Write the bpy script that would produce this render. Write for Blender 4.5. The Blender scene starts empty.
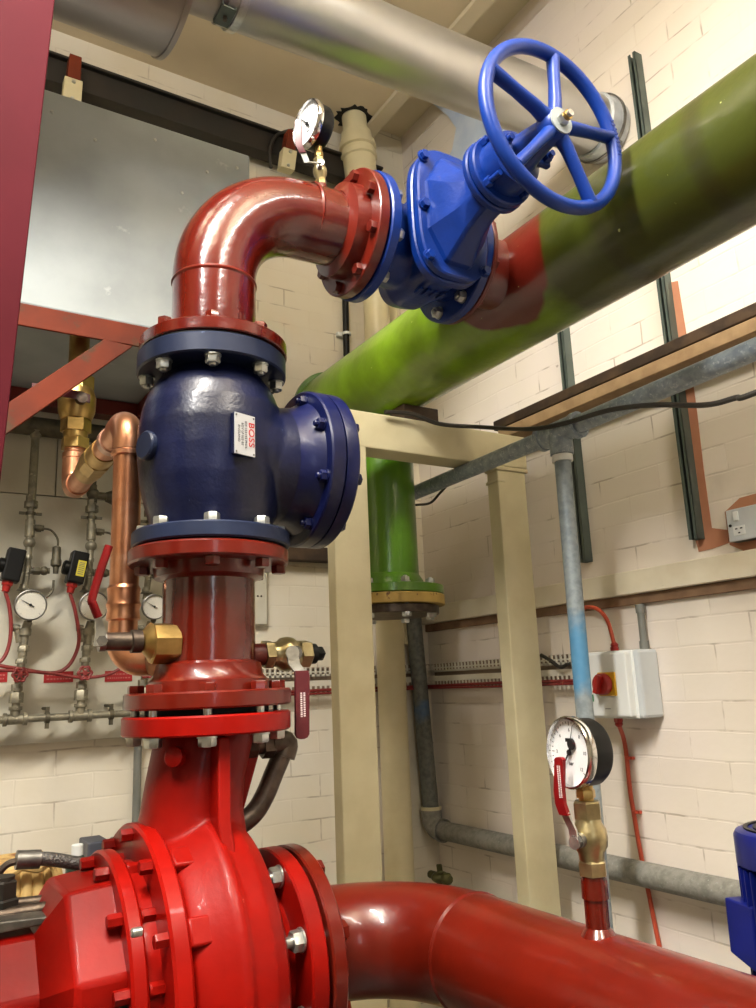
import bpy, bmesh, math, random
from mathutils import Vector as V, Matrix
random.seed(7)
PI = math.pi
SC = bpy.context.scene
COL = SC.collection

# ------------------------------------------------------------------ camera
FPX = 804.18
PSI, PIT, ROL = math.radians(32.01), math.radians(12.65), math.radians(-2.376)
CAM = V((0, 0, 1.5))
FW = V((math.sin(PSI)*math.cos(PIT), math.cos(PSI)*math.cos(PIT), math.sin(PIT)))
_r = V((math.cos(PSI), -math.sin(PSI), 0)); _u = _r.cross(FW)
RT = _r*math.cos(ROL) + _u*math.sin(ROL)
UP = -_r*math.sin(ROL) + _u*math.cos(ROL)
cd = bpy.data.cameras.new('camera'); cam = bpy.data.objects.new('camera', cd); COL.objects.link(cam)
cd.sensor_fit = 'HORIZONTAL'; cd.sensor_width = 36.0; cd.lens = FPX/756*36.0; cd.clip_start = .02
mw = Matrix((RT, UP, -FW)).transposed().to_4x4(); mw.translation = CAM
cam.matrix_world = mw
SC.camera = cam

def on(px, py, ax, val):
    """world point where the sight line of a measured pixel meets the plane axis = val"""
    q = FW + RT*((px-378)/FPX) - UP*((py-504)/FPX)
    return CAM + q*((val-CAM[ax])/q[ax])

# ------------------------------------------------------------------ materials
MATS = {}
SPEC = {'black_plastic': .2, 'maroon_column': .05, 'pump_red': .14, 'pump_flange_red': .16, 'wheel_blue': .3, 'valve_blue': .3, 'navy_casting': .35, 'navy_flange': .3, 'navy_cover': .35, 'red_primer': .35, 'oxide_red_gloss': .35, 'rust_red_steel': .2, 'red_grip': .3, 'motor_blue': .3}
def nodes(name):
    m = bpy.data.materials.new(name); m.use_nodes = True
    nt = m.node_tree; b = nt.nodes['Principled BSDF']
    return m, nt, b
def srgb(h):
    h = h.lstrip('#'); c = [int(h[i:i+2], 16)/255 for i in (0, 2, 4)]
    return tuple((x/12.92 if x <= .04045 else ((x+.055)/1.055)**2.4) for x in c) + (1,)
def mk(name, col, col2=None, rough=.5, metal=0, coat=0, bump=0, bscale=60, vscale=9, vlo=.4, vhi=.65, spot=None, sscale=30, slo=.62, shi=.68, rvar=0, bdist=.003):
    """paint / metal: base colour, second colour in broad patches, optional spots of wear, fine bump"""
    m, nt, b = nodes(name)
    N, L = nt.nodes.new, nt.links.new
    tc = N('ShaderNodeTexCoord')
    out = None
    rgb = N('ShaderNodeRGB'); rgb.outputs[0].default_value = srgb(col); out = rgb.outputs[0]
    if col2:
        n = N('ShaderNodeTexNoise'); n.inputs['Scale'].default_value = vscale; n.inputs['Detail'].default_value = 5; L(tc.outputs['Object'], n.inputs['Vector'])
        r = N('ShaderNodeMapRange'); r.inputs[1].default_value = vlo; r.inputs[2].default_value = vhi; L(n.outputs[0], r.inputs[0])
        mx = N('ShaderNodeMix'); mx.data_type = 'RGBA'; L(r.outputs[0], mx.inputs[0]); L(out, mx.inputs[6]); mx.inputs[7].default_value = srgb(col2); out = mx.outputs[2]
    if spot:
        n = N('ShaderNodeTexNoise'); n.inputs['Scale'].default_value = sscale; n.inputs['Detail'].default_value = 6; n.inputs['Roughness'].default_value = .6; L(tc.outputs['Object'], n.inputs['Vector'])
        r = N('ShaderNodeMapRange'); r.inputs[1].default_value = slo; r.inputs[2].default_value = shi; L(n.outputs[0], r.inputs[0])
        mx = N('ShaderNodeMix'); mx.data_type = 'RGBA'; L(r.outputs[0], mx.inputs[0]); L(out, mx.inputs[6]); mx.inputs[7].default_value = srgb(spot); out = mx.outputs[2]
    L(out, b.inputs['Base Color'])
    b.inputs['Roughness'].default_value = rough; b.inputs['Metallic'].default_value = metal
    if name in SPEC: b.inputs['Specular IOR Level'].default_value = SPEC[name]
    if coat: b.inputs['Coat Weight'].default_value = coat; b.inputs['Coat Roughness'].default_value = .06
    if rvar:
        n = N('ShaderNodeTexNoise'); n.inputs['Scale'].default_value = 25; n.inputs['Detail'].default_value = 4; L(tc.outputs['Object'], n.inputs['Vector'])
        r = N('ShaderNodeMapRange'); r.inputs[1].default_value = .3; r.inputs[2].default_value = .7; r.inputs[3].default_value = max(.03, rough-rvar); r.inputs[4].default_value = rough+rvar; L(n.outputs[0], r.inputs[0]); L(r.outputs[0], b.inputs['Roughness'])
    if bump:
        n = N('ShaderNodeTexNoise'); n.inputs['Scale'].default_value = bscale; n.inputs['Detail'].default_value = 3; L(tc.outputs['Object'], n.inputs['Vector'])
        bp = N('ShaderNodeBump'); bp.inputs['Strength'].default_value = bump; bp.inputs['Distance'].default_value = bdist; L(n.outputs[0], bp.inputs['Height'])
        L(bp.outputs[0], b.inputs['Normal'])
        if coat: L(bp.outputs[0], b.inputs['Coat Normal'])
    MATS[name] = m
    return m
M_RED = mk('oxide_red_gloss', '#601307', '#541006', rough=.28, coat=.3, bump=0.122, bscale=45, vscale=7)
M_REDW = mk('oxide_red_wet', '#561005', '#4a0c05', rough=.2, coat=.5, bump=.22, bscale=38, vscale=7, bdist=.004)
M_REDP = mk('red_primer', '#5e170c', '#52120a', rough=.34, coat=.3, bump=0.105, bscale=60)
M_PUMP = mk('pump_red', '#860b04', '#760803', rough=.42, coat=.06, bump=0.09, bscale=110, vscale=8, spot='#c8574a', sscale=45, slo=.73, shi=.80)
M_PUMPF = mk('pump_flange_red', '#8c0c05', '#7e0904', rough=.34, coat=.1, bump=0.07, bscale=60)
M_BLUE = mk('valve_blue', '#082c7a', '#062466', rough=.36, coat=.1, bump=0.175, bscale=120)
M_WHEEL = mk('wheel_blue', '#0c3488', '#0a2d7a', rough=.38, coat=.05, bump=0.105, bscale=70, spot='#3f66c0', sscale=50, slo=.70, shi=.78)
M_NAVY = mk('navy_casting', '#0a1132', '#080d26', rough=.36, coat=.1, bump=0.21, bscale=130, spot='#59657f', sscale=22, slo=.70, shi=.735, rvar=.06)
M_NAVYF = mk('navy_flange', '#19233c', '#131b32', rough=.42, coat=.1, bump=0.105, spot='#4c5a78', sscale=60, slo=.7, shi=.76)
M_NAVYC = mk('navy_cover', '#0a1240', '#080d30', rough=.35, coat=.1, bump=0.14, bscale=90)
M_ZINC = mk('zinc', '#c9ccc8', '#a8aaa6', rough=.3, metal=.9, bump=.2, vscale=60)
M_STEEL = mk('plain_steel', '#8b8984', '#6c6a66', rough=.38, metal=.85, bump=.2, vscale=40)
M_DSTEEL = mk('dark_steel', '#5f544a', '#453a33', rough=.4, metal=.75, bump=.2, vscale=40)
M_CHROME = mk('chrome', '#d8d8d8', rough=.12, metal=1)
M_GALV = mk('galvanised_sheet', '#a3abae', '#939b9f', rough=.6, metal=.1, vscale=5, spot='#b4babc', sscale=12, slo=.66, shi=.72, bump=.03)
M_GALVP = mk('galvanised_pipe', '#9aa5ac', '#84909a', rough=.5, metal=.2, vscale=60, bump=.4, bscale=160, spot='#b8c2c8', sscale=110, slo=.56, shi=.66)
M_GPIPE = mk('weathered_grey_pipe', '#8a8880', '#75746c', rough=.6, metal=.1, vscale=50, bump=.4, bscale=140, spot='#959790', sscale=120, slo=.58, shi=.68)
M_DUCT = mk('spiral_duct_steel', '#b3b3b1', '#a6a6a4', rough=.33, metal=.85, vscale=4)
M_DUCT2 = mk('duct_sleeve_steel', '#a49c95', '#968e88', rough=.36, metal=.8, vscale=4)
M_CREAM = mk('cream_paint_steel', '#cbc29f', '#c1b793', rough=.55, bump=.15, spot='#7a5a32', sscale=70, slo=.745, shi=.765)
M_CREAMP = mk('cream_soil_pipe', '#d8cda8', '#cfc39c', rough=.4, bump=.05)
M_BLACK = mk('black_plastic', '#0e0e0d', rough=.4)
M_BLACKS = mk('black_steel', '#1a1712', '#241c14', rough=.6)
M_RUBBER = mk('black_gasket', '#0c0c0c', rough=.7)
M_WHITE = mk('white_plastic', '#dfe2e0', rough=.35)
M_BOX = mk('enclosure_grey', '#c3c8ca', '#bcc1c4', rough=.4)
M_DIAL = mk('dial_white', '#e6e8ea', rough=.5)
M_DIALA = mk('dial_aged', '#c9c6ba', rough=.5)
M_INK = mk('black_ink', '#111111', rough=.6)
M_REDINK = mk('red_ink', '#b01c22', rough=.5)
M_GREYINK = mk('grey_ink', '#5c5f64', rough=.5)
M_PLATE = mk('name_plate', '#c4c6ca', rough=.35, metal=.4)
M_LEVR = mk('red_grip', '#78090d', '#6c080c', rough=.4)
M_LEVM = mk('maroon_grip', '#4e0e18', '#460c16', rough=.4)
M_LABINK = mk('label_ink', '#b86a64', rough=.6)
M_WHINK = mk('pale_ink', '#d8c8c8', rough=.6)
M_BRASS = mk('brass', '#bb9c60', '#a48850', rough=.36, metal=.95, vscale=30, bump=.2)
M_BRASSD = mk('tarnished_brass', '#8f8466', '#75694e', rough=.36, metal=.85, vscale=30, bump=.3)
M_NICK = mk('nickel_brass', '#b0a27a', '#948660', rough=.3, metal=.85, vscale=40, bump=.3)
M_COPPER = mk('copper', '#d29a78', '#c08260', rough=.33, metal=.95, vscale=16, spot='#d3a48a', sscale=12, slo=.55, shi=.7, bump=.08)
M_SOLDER = mk('solder_smear', '#c9a592', rough=.35, metal=.9)
M_MAROON = mk('maroon_column', '#4c161f', '#44131a', rough=.65, coat=0, vscale=3)
M_BRACE = mk('rust_red_steel', '#6e2c17', '#5c2617', rough=.6, vscale=8, spot='#4c3526', sscale=14, slo=.55, shi=.65)
M_MPIPE = mk('manifold_pipe', '#8d8774', '#716c5c', rough=.45, metal=.5, vscale=40, bump=.4, spot='#b3ad98', sscale=60, slo=.6, shi=.7)
M_MPIPED = mk('manifold_pipe_dark', '#5d5745', '#4a4538', rough=.5, metal=.4, vscale=40, bump=.4)
M_CABR = mk('red_cable', '#b8452e', rough=.5)
M_CABO = mk('orange_cable', '#b84a30', rough=.45)
M_CABP = mk('crimson_cable', '#7e2624', rough=.45)
M_CABK = mk('black_cable', '#2a2620', rough=.5)
M_SWR = mk('switch_red', '#981610', rough=.4)
M_YEL = mk('switch_yellow', '#d0a020', rough=.45)
M_YLAB = mk('label_yellow', '#cfc23a', rough=.5)
M_RLAB = mk('label_red', '#a01c20', rough=.45)
M_GREENL = mk('label_green', '#1d7a45', rough=.5)
M_BOARD = mk('painted_board', '#c6c2b2', '#b9b4a2', rough=.7, bump=.25, bscale=40, vscale=4, spot='#8a8672', sscale=60, slo=.72, shi=.76)
M_TRUNK = mk('trunking_pale', '#d8d2c2', '#ccc5b2', rough=.55)
M_TRUNKD = mk('trunking_slots', '#94806c', rough=.7)
M_MOTOR = mk('motor_blue', '#0a1668', '#081254', rough=.4, coat=.2)
M_BROWN = mk('dark_stained_timber', '#4a3724', '#2e2014', rough=.7, vscale=14, vlo=.35, vhi=.6, bump=.4)
M_LEDGE = mk('cream_timber', '#e0d8c2', '#d6ccb4', rough=.6, spot='#5a4430', sscale=40, slo=.70, shi=.73)
M_LEDGEU = mk('bare_brown_timber', '#84674c', '#745840', rough=.7, vscale=20)
M_TANT = mk('tan_timber', '#a58a68', '#94795a', rough=.7, vscale=20)
M_PINKP = mk('bare_plaster', '#b07a5c', '#a87055', rough=.8)
M_STRUT = mk('strut_grey_green', '#5c6660', '#4b5550', rough=.5, metal=.4)
M_FOIL = mk('pale_blue_sheet', '#c9d6ea', '#b6c8e4', rough=.6)
M_TAPE = mk('aluminium_tape', '#c8cdd2', '#b0b6bc', rough=.4, metal=.3, bump=.8, bscale=60, vscale=20)
M_HOSE = mk('braided_steel', '#6a6764', '#4a4644', rough=.4, metal=.7, bump=1, bscale=300)
M_RUSTY = mk('rust_stained_cream', '#c2a468', '#b89458', rough=.6, spot='#7c4a22', sscale=18, slo=.55, shi=.64, bump=.3)
M_OLIVE = mk('olive_valve', '#5c5a34', '#49482c', rough=.5, metal=.4, bump=.5)
M_GLASSG = mk('dark_green_plastic', '#223a30', rough=.3)
M_SLATE = mk('slate_grey_plastic', '#4d505a', '#434650', rough=.5)
M_CEIL = mk('ceiling_plaster', '#dccdb0', '#d4c4a6', rough=.8, bump=.15, vscale=3)
M_CEILB = mk('ceiling_beam_paint', '#ddd1b6', '#d4c7aa', rough=.7, vscale=4)
M_FLOOR = mk('grey_floor_paint', '#57544e', '#4c4a45', rough=.5, vscale=3)
M_OTHER = mk('painted_plaster', '#837c6c', '#7c7564', rough=.8, vscale=2)
M_COND = mk('conduit_grey', '#84857f', '#74756f', rough=.5, metal=.4)
M_ORED = mk('oxide_red_matt', '#5e190e', '#50130b', rough=.4, bump=.3)

def glass_mat():
    m, nt, b = nodes('gauge_glass'); nt.nodes.remove(b)
    N, L = nt.nodes.new, nt.links.new
    t = N('ShaderNodeBsdfTransparent'); g = N('ShaderNodeBsdfGlossy'); g.inputs['Roughness'].default_value = .02
    fr = N('ShaderNodeFresnel'); fr.inputs[0].default_value = 1.45; mx = N('ShaderNodeMixShader')
    ge = N('ShaderNodeNewGeometry'); iv = N('ShaderNodeMath'); iv.operation = 'SUBTRACT'; iv.inputs[0].default_value = 1; L(ge.outputs['Backfacing'], iv.inputs[1]); mu = N('ShaderNodeMath'); mu.operation = 'MULTIPLY'; L(fr.outputs[0], mu.inputs[0]); L(iv.outputs[0], mu.inputs[1]); L(mu.outputs[0], mx.inputs[0]); L(t.outputs[0], mx.inputs[1]); L(g.outputs[0], mx.inputs[2])
    L(mx.outputs[0], nt.nodes['Material Output'].inputs[0]); return m
M_GLASS = glass_mat()

def marks(name, o, along, up_, length, rows, h, mat, parent, nrm):
    """rows of small printed characters too fine to read"""
    m = MB(); a = V(along).normalized(); u = V(up_).normalized(); n = V(nrm).normalized()
    for r_ in range(rows):
        x = -length/2
        while x < length/2-h: w = random.uniform(.4, .9)*h; m.box(V(o)+a*(x+w/2)+u*((r_-(rows-1)/2)*h*1.7), (w, h, .0003), (a, u, n)); x += w+h*.35
    return part(name, m, mat, parent, smooth=False)
def wall_mat(name, horiz, c1, c2, tint):
    m, nt, b = nodes(name); N, L = nt.nodes.new, nt.links.new
    tc = N('ShaderNodeTexCoord'); sp = N('ShaderNodeSeparateXYZ'); L(tc.outputs['Object'], sp.inputs[0])
    cb = N('ShaderNodeCombineXYZ'); L(sp.outputs[horiz], cb.inputs[0]); L(sp.outputs[2], cb.inputs[1])
    # a little wander so that the joints are not ruled lines
    wn = N('ShaderNodeTexNoise'); wn.inputs['Scale'].default_value = 7; L(tc.outputs['Object'], wn.inputs['Vector'])
    va = N('ShaderNodeVectorMath'); va.operation = 'MULTIPLY_ADD'; L(wn.outputs['Color'], va.inputs[0]); va.inputs[1].default_value = (.012, .010, 0); L(cb.outputs[0], va.inputs[2])
    br = N('ShaderNodeTexBrick'); L(va.outputs[0], br.inputs['Vector'])
    br.inputs['Scale'].default_value = 1; br.inputs['Brick Width'].default_value = .225; br.inputs['Row Height'].default_value = .075
    br.inputs['Mortar Size'].default_value = .0035; br.inputs['Mortar Smooth'].default_value = .6
    br.inputs['Color1'].default_value = srgb(c1); br.inputs['Color2'].default_value = srgb(c2); br.inputs['Mortar'].default_value = srgb(c2)
    n = N('ShaderNodeTexNoise'); n.inputs['Scale'].default_value = 2.2; n.inputs['Detail'].default_value = 5; L(tc.outputs['Object'], n.inputs['Vector'])
    r = N('ShaderNodeMapRange'); r.inputs[1].default_value = .42; r.inputs[2].default_value = .68; L(n.outputs[0], r.inputs[0])
    mx = N('ShaderNodeMix'); mx.data_type = 'RGBA'; L(r.outputs[0], mx.inputs[0]); L(br.outputs['Color'], mx.inputs[6]); mx.inputs[7].default_value = srgb(tint)
    # cracked, dirty joints here and there, and a few chips
    n2 = N('ShaderNodeTexNoise'); n2.inputs['Scale'].default_value = 9; n2.inputs['Detail'].default_value = 6; L(tc.outputs['Object'], n2.inputs['Vector'])
    r2 = N('ShaderNodeMapRange'); r2.inputs[1].default_value = .52; r2.inputs[2].default_value = .64; L(n2.outputs[0], r2.inputs[0])
    mu = N('ShaderNodeMath'); mu.operation = 'MULTIPLY'; L(r2.outputs[0], mu.inputs[0]); L(br.outputs['Fac'], mu.inputs[1])
    n3 = N('ShaderNodeTexNoise'); n3.inputs['Scale'].default_value = 42; n3.inputs['Detail'].default_value = 3; L(tc.outputs['Object'], n3.inputs['Vector'])
    r3 = N('ShaderNodeMapRange'); r3.inputs[1].default_value = .765; r3.inputs[2].default_value = .79; L(n3.outputs[0], r3.inputs[0])
    ad = N('ShaderNodeMath'); ad.operation = 'MAXIMUM'; L(mu.outputs[0], ad.inputs[0]); L(r3.outputs[0], ad.inputs[1])
    mm = N('ShaderNodeMath'); mm.operation = 'MULTIPLY'; L(ad.outputs[0], mm.inputs[0]); mm.inputs[1].default_value = .5
    mx2 = N('ShaderNodeMix'); mx2.data_type = 'RGBA'; L(mm.outputs[0], mx2.inputs[0]); L(mx.outputs[2], mx2.inputs[6]); mx2.inputs[7].default_value = srgb('#7d6750')
    L(mx2.outputs[2], b.inputs['Base Color']); b.inputs['Roughness'].default_value = .5
    inv = N('ShaderNodeMath'); inv.operation = 'SUBTRACT'; inv.inputs[0].default_value = 1; L(br.outputs['Fac'], inv.inputs[1])
    nb = N('ShaderNodeTexNoise'); nb.inputs['Scale'].default_value = 30; nb.inputs['Detail'].default_value = 5; L(tc.outputs['Object'], nb.inputs['Vector'])
    ma = N('ShaderNodeMath'); ma.operation = 'MULTIPLY_ADD'; L(nb.outputs[0], ma.inputs[0]); ma.inputs[1].default_value = .5; L(inv.outputs[0], ma.inputs[2])
    bp = N('ShaderNodeBump'); bp.inputs['Strength'].default_value = .22; bp.inputs['Distance'].default_value = .004; L(ma.outputs[0], bp.inputs['Height']); L(bp.outputs[0], b.inputs['Normal'])
    return m
M_WBACK = wall_mat('painted_brick_back', 0, '#dcd3bd', '#d8ceb8', '#e0d9ca')
M_WRIGHT = wall_mat('painted_brick_right', 1, '#e6ddd0', '#e2d8ca', '#e8ddd6')

def header_mat():
    """green gloss pipe with a red brushed patch round the branch and brown reflection and shade painted in towards its near end"""
    m, nt, b = nodes('green_header_paint'); N, L = nt.nodes.new, nt.links.new
    tc = N('ShaderNodeTexCoord'); sp = N('ShaderNodeSeparateXYZ'); g = N('ShaderNodeNewGeometry'); L(g.outputs['Position'], sp.inputs[0])
    def noise(s, d=5):
        n = N('ShaderNodeTexNoise'); n.inputs['Scale'].default_value = s; n.inputs['Detail'].default_value = d; L(g.outputs['Position'], n.inputs['Vector']); return n.outputs[0]
    def math_(op, a, b_, c=None):
        q = N('ShaderNodeMath'); q.operation = op
        for i, x in enumerate((a, b_, c)):
            if x is None: continue
            if isinstance(x, (int, float)): q.inputs[i].default_value = x
            else: L(x, q.inputs[i])
        return q.outputs[0]
    def mr(x, a, b_):
        r = N('ShaderNodeMapRange'); r.inputs[1].default_value = a; r.inputs[2].default_value = b_; L(x, r.inputs[0]); return r.outputs[0]
    def mix(f, a, col):
        mx = N('ShaderNodeMix'); mx.data_type = 'RGBA'; L(f, mx.inputs[0]); L(a, mx.inputs[6]); mx.inputs[7].default_value = srgb(col); return mx.outputs[2]
    rgb = N('ShaderNodeRGB'); rgb.outputs[0].default_value = srgb('#7ba018'); c = rgb.outputs[0]
    c = mix(mr(noise(5), .4, .7), c, '#6f9212')
    # bands of brown painted in for reflection and shade on the near length
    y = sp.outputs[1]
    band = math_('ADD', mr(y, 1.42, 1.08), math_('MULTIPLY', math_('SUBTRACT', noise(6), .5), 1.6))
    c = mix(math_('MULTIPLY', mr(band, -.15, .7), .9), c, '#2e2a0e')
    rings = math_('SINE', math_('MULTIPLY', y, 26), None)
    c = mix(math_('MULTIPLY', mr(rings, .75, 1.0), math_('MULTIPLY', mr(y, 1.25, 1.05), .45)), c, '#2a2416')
    d = N('ShaderNodeVectorMath'); d.operation = 'DISTANCE'; L(g.outputs['Position'], d.inputs[0]); d.inputs[1].default_value = (1.19, 1.35, 2.475)
    red = mr(math_('ADD', d.outputs['Value'], math_('MULTIPLY', noise(9, 2), .05)), .196, .186)
    c = mix(red, c, '#5c170e')
    c = mix(mr(noise(60, 3), .74, .78), c, '#b7c07c')
    L(c, b.inputs['Base Color']); b.inputs['Roughness'].default_value = .3; b.inputs['Coat Weight'].default_value = .3; b.inputs['Coat Roughness'].default_value = .12
    nb = N('ShaderNodeTexNoise'); nb.inputs['Scale'].default_value = 40; L(g.outputs['Position'], nb.inputs['Vector'])
    bp = N('ShaderNodeBump'); bp.inputs['Strength'].default_value = .3; bp.inputs['Distance'].default_value = .003; L(nb.outputs[0], bp.inputs['Height']); L(bp.outputs[0], b.inputs['Normal'])
    return m
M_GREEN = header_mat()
M_GREEND = mk('green_drop_paint', '#4f7d14', '#457010', rough=.28, coat=.5, bump=0.21, bscale=70)
M_YELF = mk('yellow_gasket_paint', '#b79a52', '#9c7f3c', rough=.6, spot='#5c3a20', sscale=40, slo=.6, shi=.66)

def band_mat(name, base, base2, band, lo, hi, ax=2, rough=.5, metal=.3):
    """pipe with a band of another paint at a height (world z)"""
    m, nt, b = nodes(name); N, L = nt.nodes.new, nt.links.new
    g = N('ShaderNodeNewGeometry'); sp = N('ShaderNodeSeparateXYZ'); L(g.outputs['Position'], sp.inputs[0])
    n = N('ShaderNodeTexNoise'); n.inputs['Scale'].default_value = 60; n.inputs['Detail'].default_value = 4; L(g.outputs['Position'], n.inputs['Vector'])
    n1 = N('ShaderNodeMapRange'); n1.inputs[1].default_value = .4; n1.inputs[2].default_value = .65; L(n.outputs[0], n1.inputs[0])
    mx = N('ShaderNodeMix'); mx.data_type = 'RGBA'; L(n1.outputs[0], mx.inputs[0]); mx.inputs[6].default_value = srgb(base); mx.inputs[7].default_value = srgb(base2)
    n2 = N('ShaderNodeTexNoise'); n2.inputs['Scale'].default_value = 22; L(g.outputs['Position'], n2.inputs['Vector'])
    zz = N('ShaderNodeMath'); zz.operation = 'MULTIPLY_ADD'; L(n2.outputs[0], zz.inputs[0]); zz.inputs[1].default_value = .12; L(sp.outputs[ax], zz.inputs[2])
    a = N('ShaderNodeMapRange'); a.inputs[1].default_value = lo+.06-.03; a.inputs[2].default_value = lo+.06+.03; L(zz.outputs[0], a.inputs[0])
    c = N('ShaderNodeMapRange'); c.inputs[1].default_value = hi+.06+.03; c.inputs[2].default_value = hi+.06-.03; L(zz.outputs[0], c.inputs[0])
    mu = N('ShaderNodeMath'); mu.operation = 'MULTIPLY'; L(a.outputs[0], mu.inputs[0]); L(c.outputs[0], mu.inputs[1])
    m2 = N('ShaderNodeMath'); m2.operation = 'MULTIPLY'; L(mu.outputs[0], m2.inputs[0]); m2.inputs[1].default_value = .85
    mx2 = N('ShaderNodeMix'); mx2.data_type = 'RGBA'; L(m2.outputs[0], mx2.inputs[0]); L(mx.outputs[2], mx2.inputs[6]); mx2.inputs[7].default_value = srgb(band)
    L(mx2.outputs[2], b.inputs['Base Color']); b.inputs['Roughness'].default_value = rough; b.inputs['Metallic'].default_value = metal
    bp = N('ShaderNodeBump'); bp.inputs['Strength'].default_value = .3; bp.inputs['Distance'].default_value = .002; L(n.outputs[0], bp.inputs['Height']); L(bp.outputs[0], b.inputs['Normal'])
    return m
M_LEGP = band_mat('grey_pipe_blue_smear', '#919b9f', '#7d878c', '#4488b4', 1.46, 1.64)
M_RISER = band_mat('grey_riser_blue_spot', '#74766f', '#5f625d', '#3c6a98', 1.38, 1.42)

# ------------------------------------------------------------------ mesh building
def frame(d):
    d = V(d).normalized()
    a = V((0, 0, 1)) if abs(d.z) < .9 else V((1, 0, 0))
    x = a.cross(d).normalized(); y = d.cross(x)
    return x, y, d
class MB:
    def __init__(s): s.bm = bmesh.new(); s.mi = 0
    def face(s, vs):
        try: f = s.bm.faces.new(vs); f.material_index = s.mi; return f
        except ValueError: return None
    def rings(s, rings, closed=False, cap=True):
        R = [[s.bm.verts.new(p) for p in r] for r in rings]
        n = len(R[0])
        pairs = list(zip(R, R[1:])) + ([(R[-1], R[0])] if closed else [])
        for a, b in pairs:
            for i in range(n): s.face([a[i], a[(i+1) % n], b[(i+1) % n], b[i]])
        if cap and not closed: s.face(R[0][::-1]); s.face(R[-1])
        return s
    def lathe(s, prof, o, axis, seg=48, closed=False, cap=True):
        """prof: (distance along axis, radius)"""
        x, y, d = frame(axis); o = V(o)
        return s.rings([[o+d*t+(x*math.cos(2*PI*i/seg)+y*math.sin(2*PI*i/seg))*max(r, .0002) for i in range(seg)] for t, r in prof], closed, cap)
    def cyl(s, p0, p1, r, r1=None, seg=32):
        p0, p1 = V(p0), V(p1); return s.lathe([(0, r), ((p1-p0).length, r if r1 is None else r1)], p0, p1-p0, seg)
    def ring(s, o, axis, ri, ro, t0, t1, seg=64, ch=.002):
        return s.lathe([(t0, ri), (t0, ro-ch), (t0+ch, ro), (t1-ch, ro), (t1, ro-ch), (t1, ri)], o, axis, seg, closed=True)
    def tube(s, pts, r, seg=16, closed=False, cap=True, flat=None):
        pts = [V(p) for p in pts]; n = len(pts); rs = r if isinstance(r, (list, tuple)) else [r]*n
        T = []
        for i in range(n):
            a = pts[(i-1) % n] if (closed or i > 0) else pts[i]; b = pts[(i+1) % n] if (closed or i < n-1) else pts[i]
            T.append((b-a).normalized())
        x, y, _ = frame(T[0]); out = []
        for i in range(n):
            x = (x - T[i]*x.dot(T[i])).normalized(); y = T[i].cross(x)
            fx, fy = flat or (1, 1)
            out.append([pts[i]+(x*math.cos(2*PI*k/seg)*fx+y*math.sin(2*PI*k/seg)*fy)*rs[i] for k in range(seg)])
        return s.rings(out, closed, cap)
    def box(s, c, size, ax=None):
        c = V(c); X, Y, Z = ax or (V((1, 0, 0)), V((0, 1, 0)), V((0, 0, 1)))
        h = [a*.5 for a in size]
        v = [s.bm.verts.new(c+X*(h[0]*i)+Y*(h[1]*j)+Z*(h[2]*k)) for i in (-1, 1) for j in (-1, 1) for k in (-1, 1)]
        for f in ((0, 1, 3, 2), (4, 6, 7, 5), (0, 4, 5, 1), (2, 3, 7, 6), (0, 2, 6, 4), (1, 5, 7, 3)): s.face([v[i] for i in f])
        return s
    def bb(s, a, b):
        a, b = V(a), V(b); return s.box((a+b)/2, [abs(b[i]-a[i]) for i in range(3)])
    def prism(s, pts, ext):
        a = [V(p) for p in pts]; e = V(ext); return s.rings([a, [p+e for p in a]])
    def hexp(s, o, axis, r, t0, t1, rot=0, n=6):
        x, y, d = frame(axis); o = V(o)
        ch = min(.0025, (t1-t0)*.25)
        R = []
        for t, q in ((t0, r), (t1-ch, r), (t1, r*.9)): R.append([o+d*t+(x*math.cos(2*PI*i/n+rot)+y*math.sin(2*PI*i/n+rot))*q for i in range(n)])
        return s.rings(R)
    def sphere(s, c, r, seg=24, sc=(1, 1, 1)):
        m = Matrix.Translation(V(c)) @ Matrix.Diagonal((r*sc[0], r*sc[1], r*sc[2], 1))
        bmesh.ops.create_uvsphere(s.bm, u_segments=seg, v_segments=seg//2, radius=1, matrix=m); return s
def arc(c, u, v, r, a0, a1, n=16):
    c, u, v = V(c), V(u).normalized(), V(v).normalized()
    return [c+u*(r*math.cos(a0+(a1-a0)*i/n))+v*(r*math.sin(a0+(a1-a0)*i/n)) for i in range(n+1)]
def smooth_path(pts, n=8):
    """Catmull-Rom through the given points"""
    P = [V(p) for p in pts]; P = [P[0]*2-P[1]] + P + [P[-1]*2-P[-2]]; out = []
    for i in range(1, len(P)-2):
        for k in range(n):
            t = k/n; a, b, c, d = P[i-1], P[i], P[i+1], P[i+2]
            out.append(.5*((2*b)+(c-a)*t+(2*a-5*b+4*c-d)*t*t+(3*b-a-3*c+d)*t**3))
    return out+[P[-2]]

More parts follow.
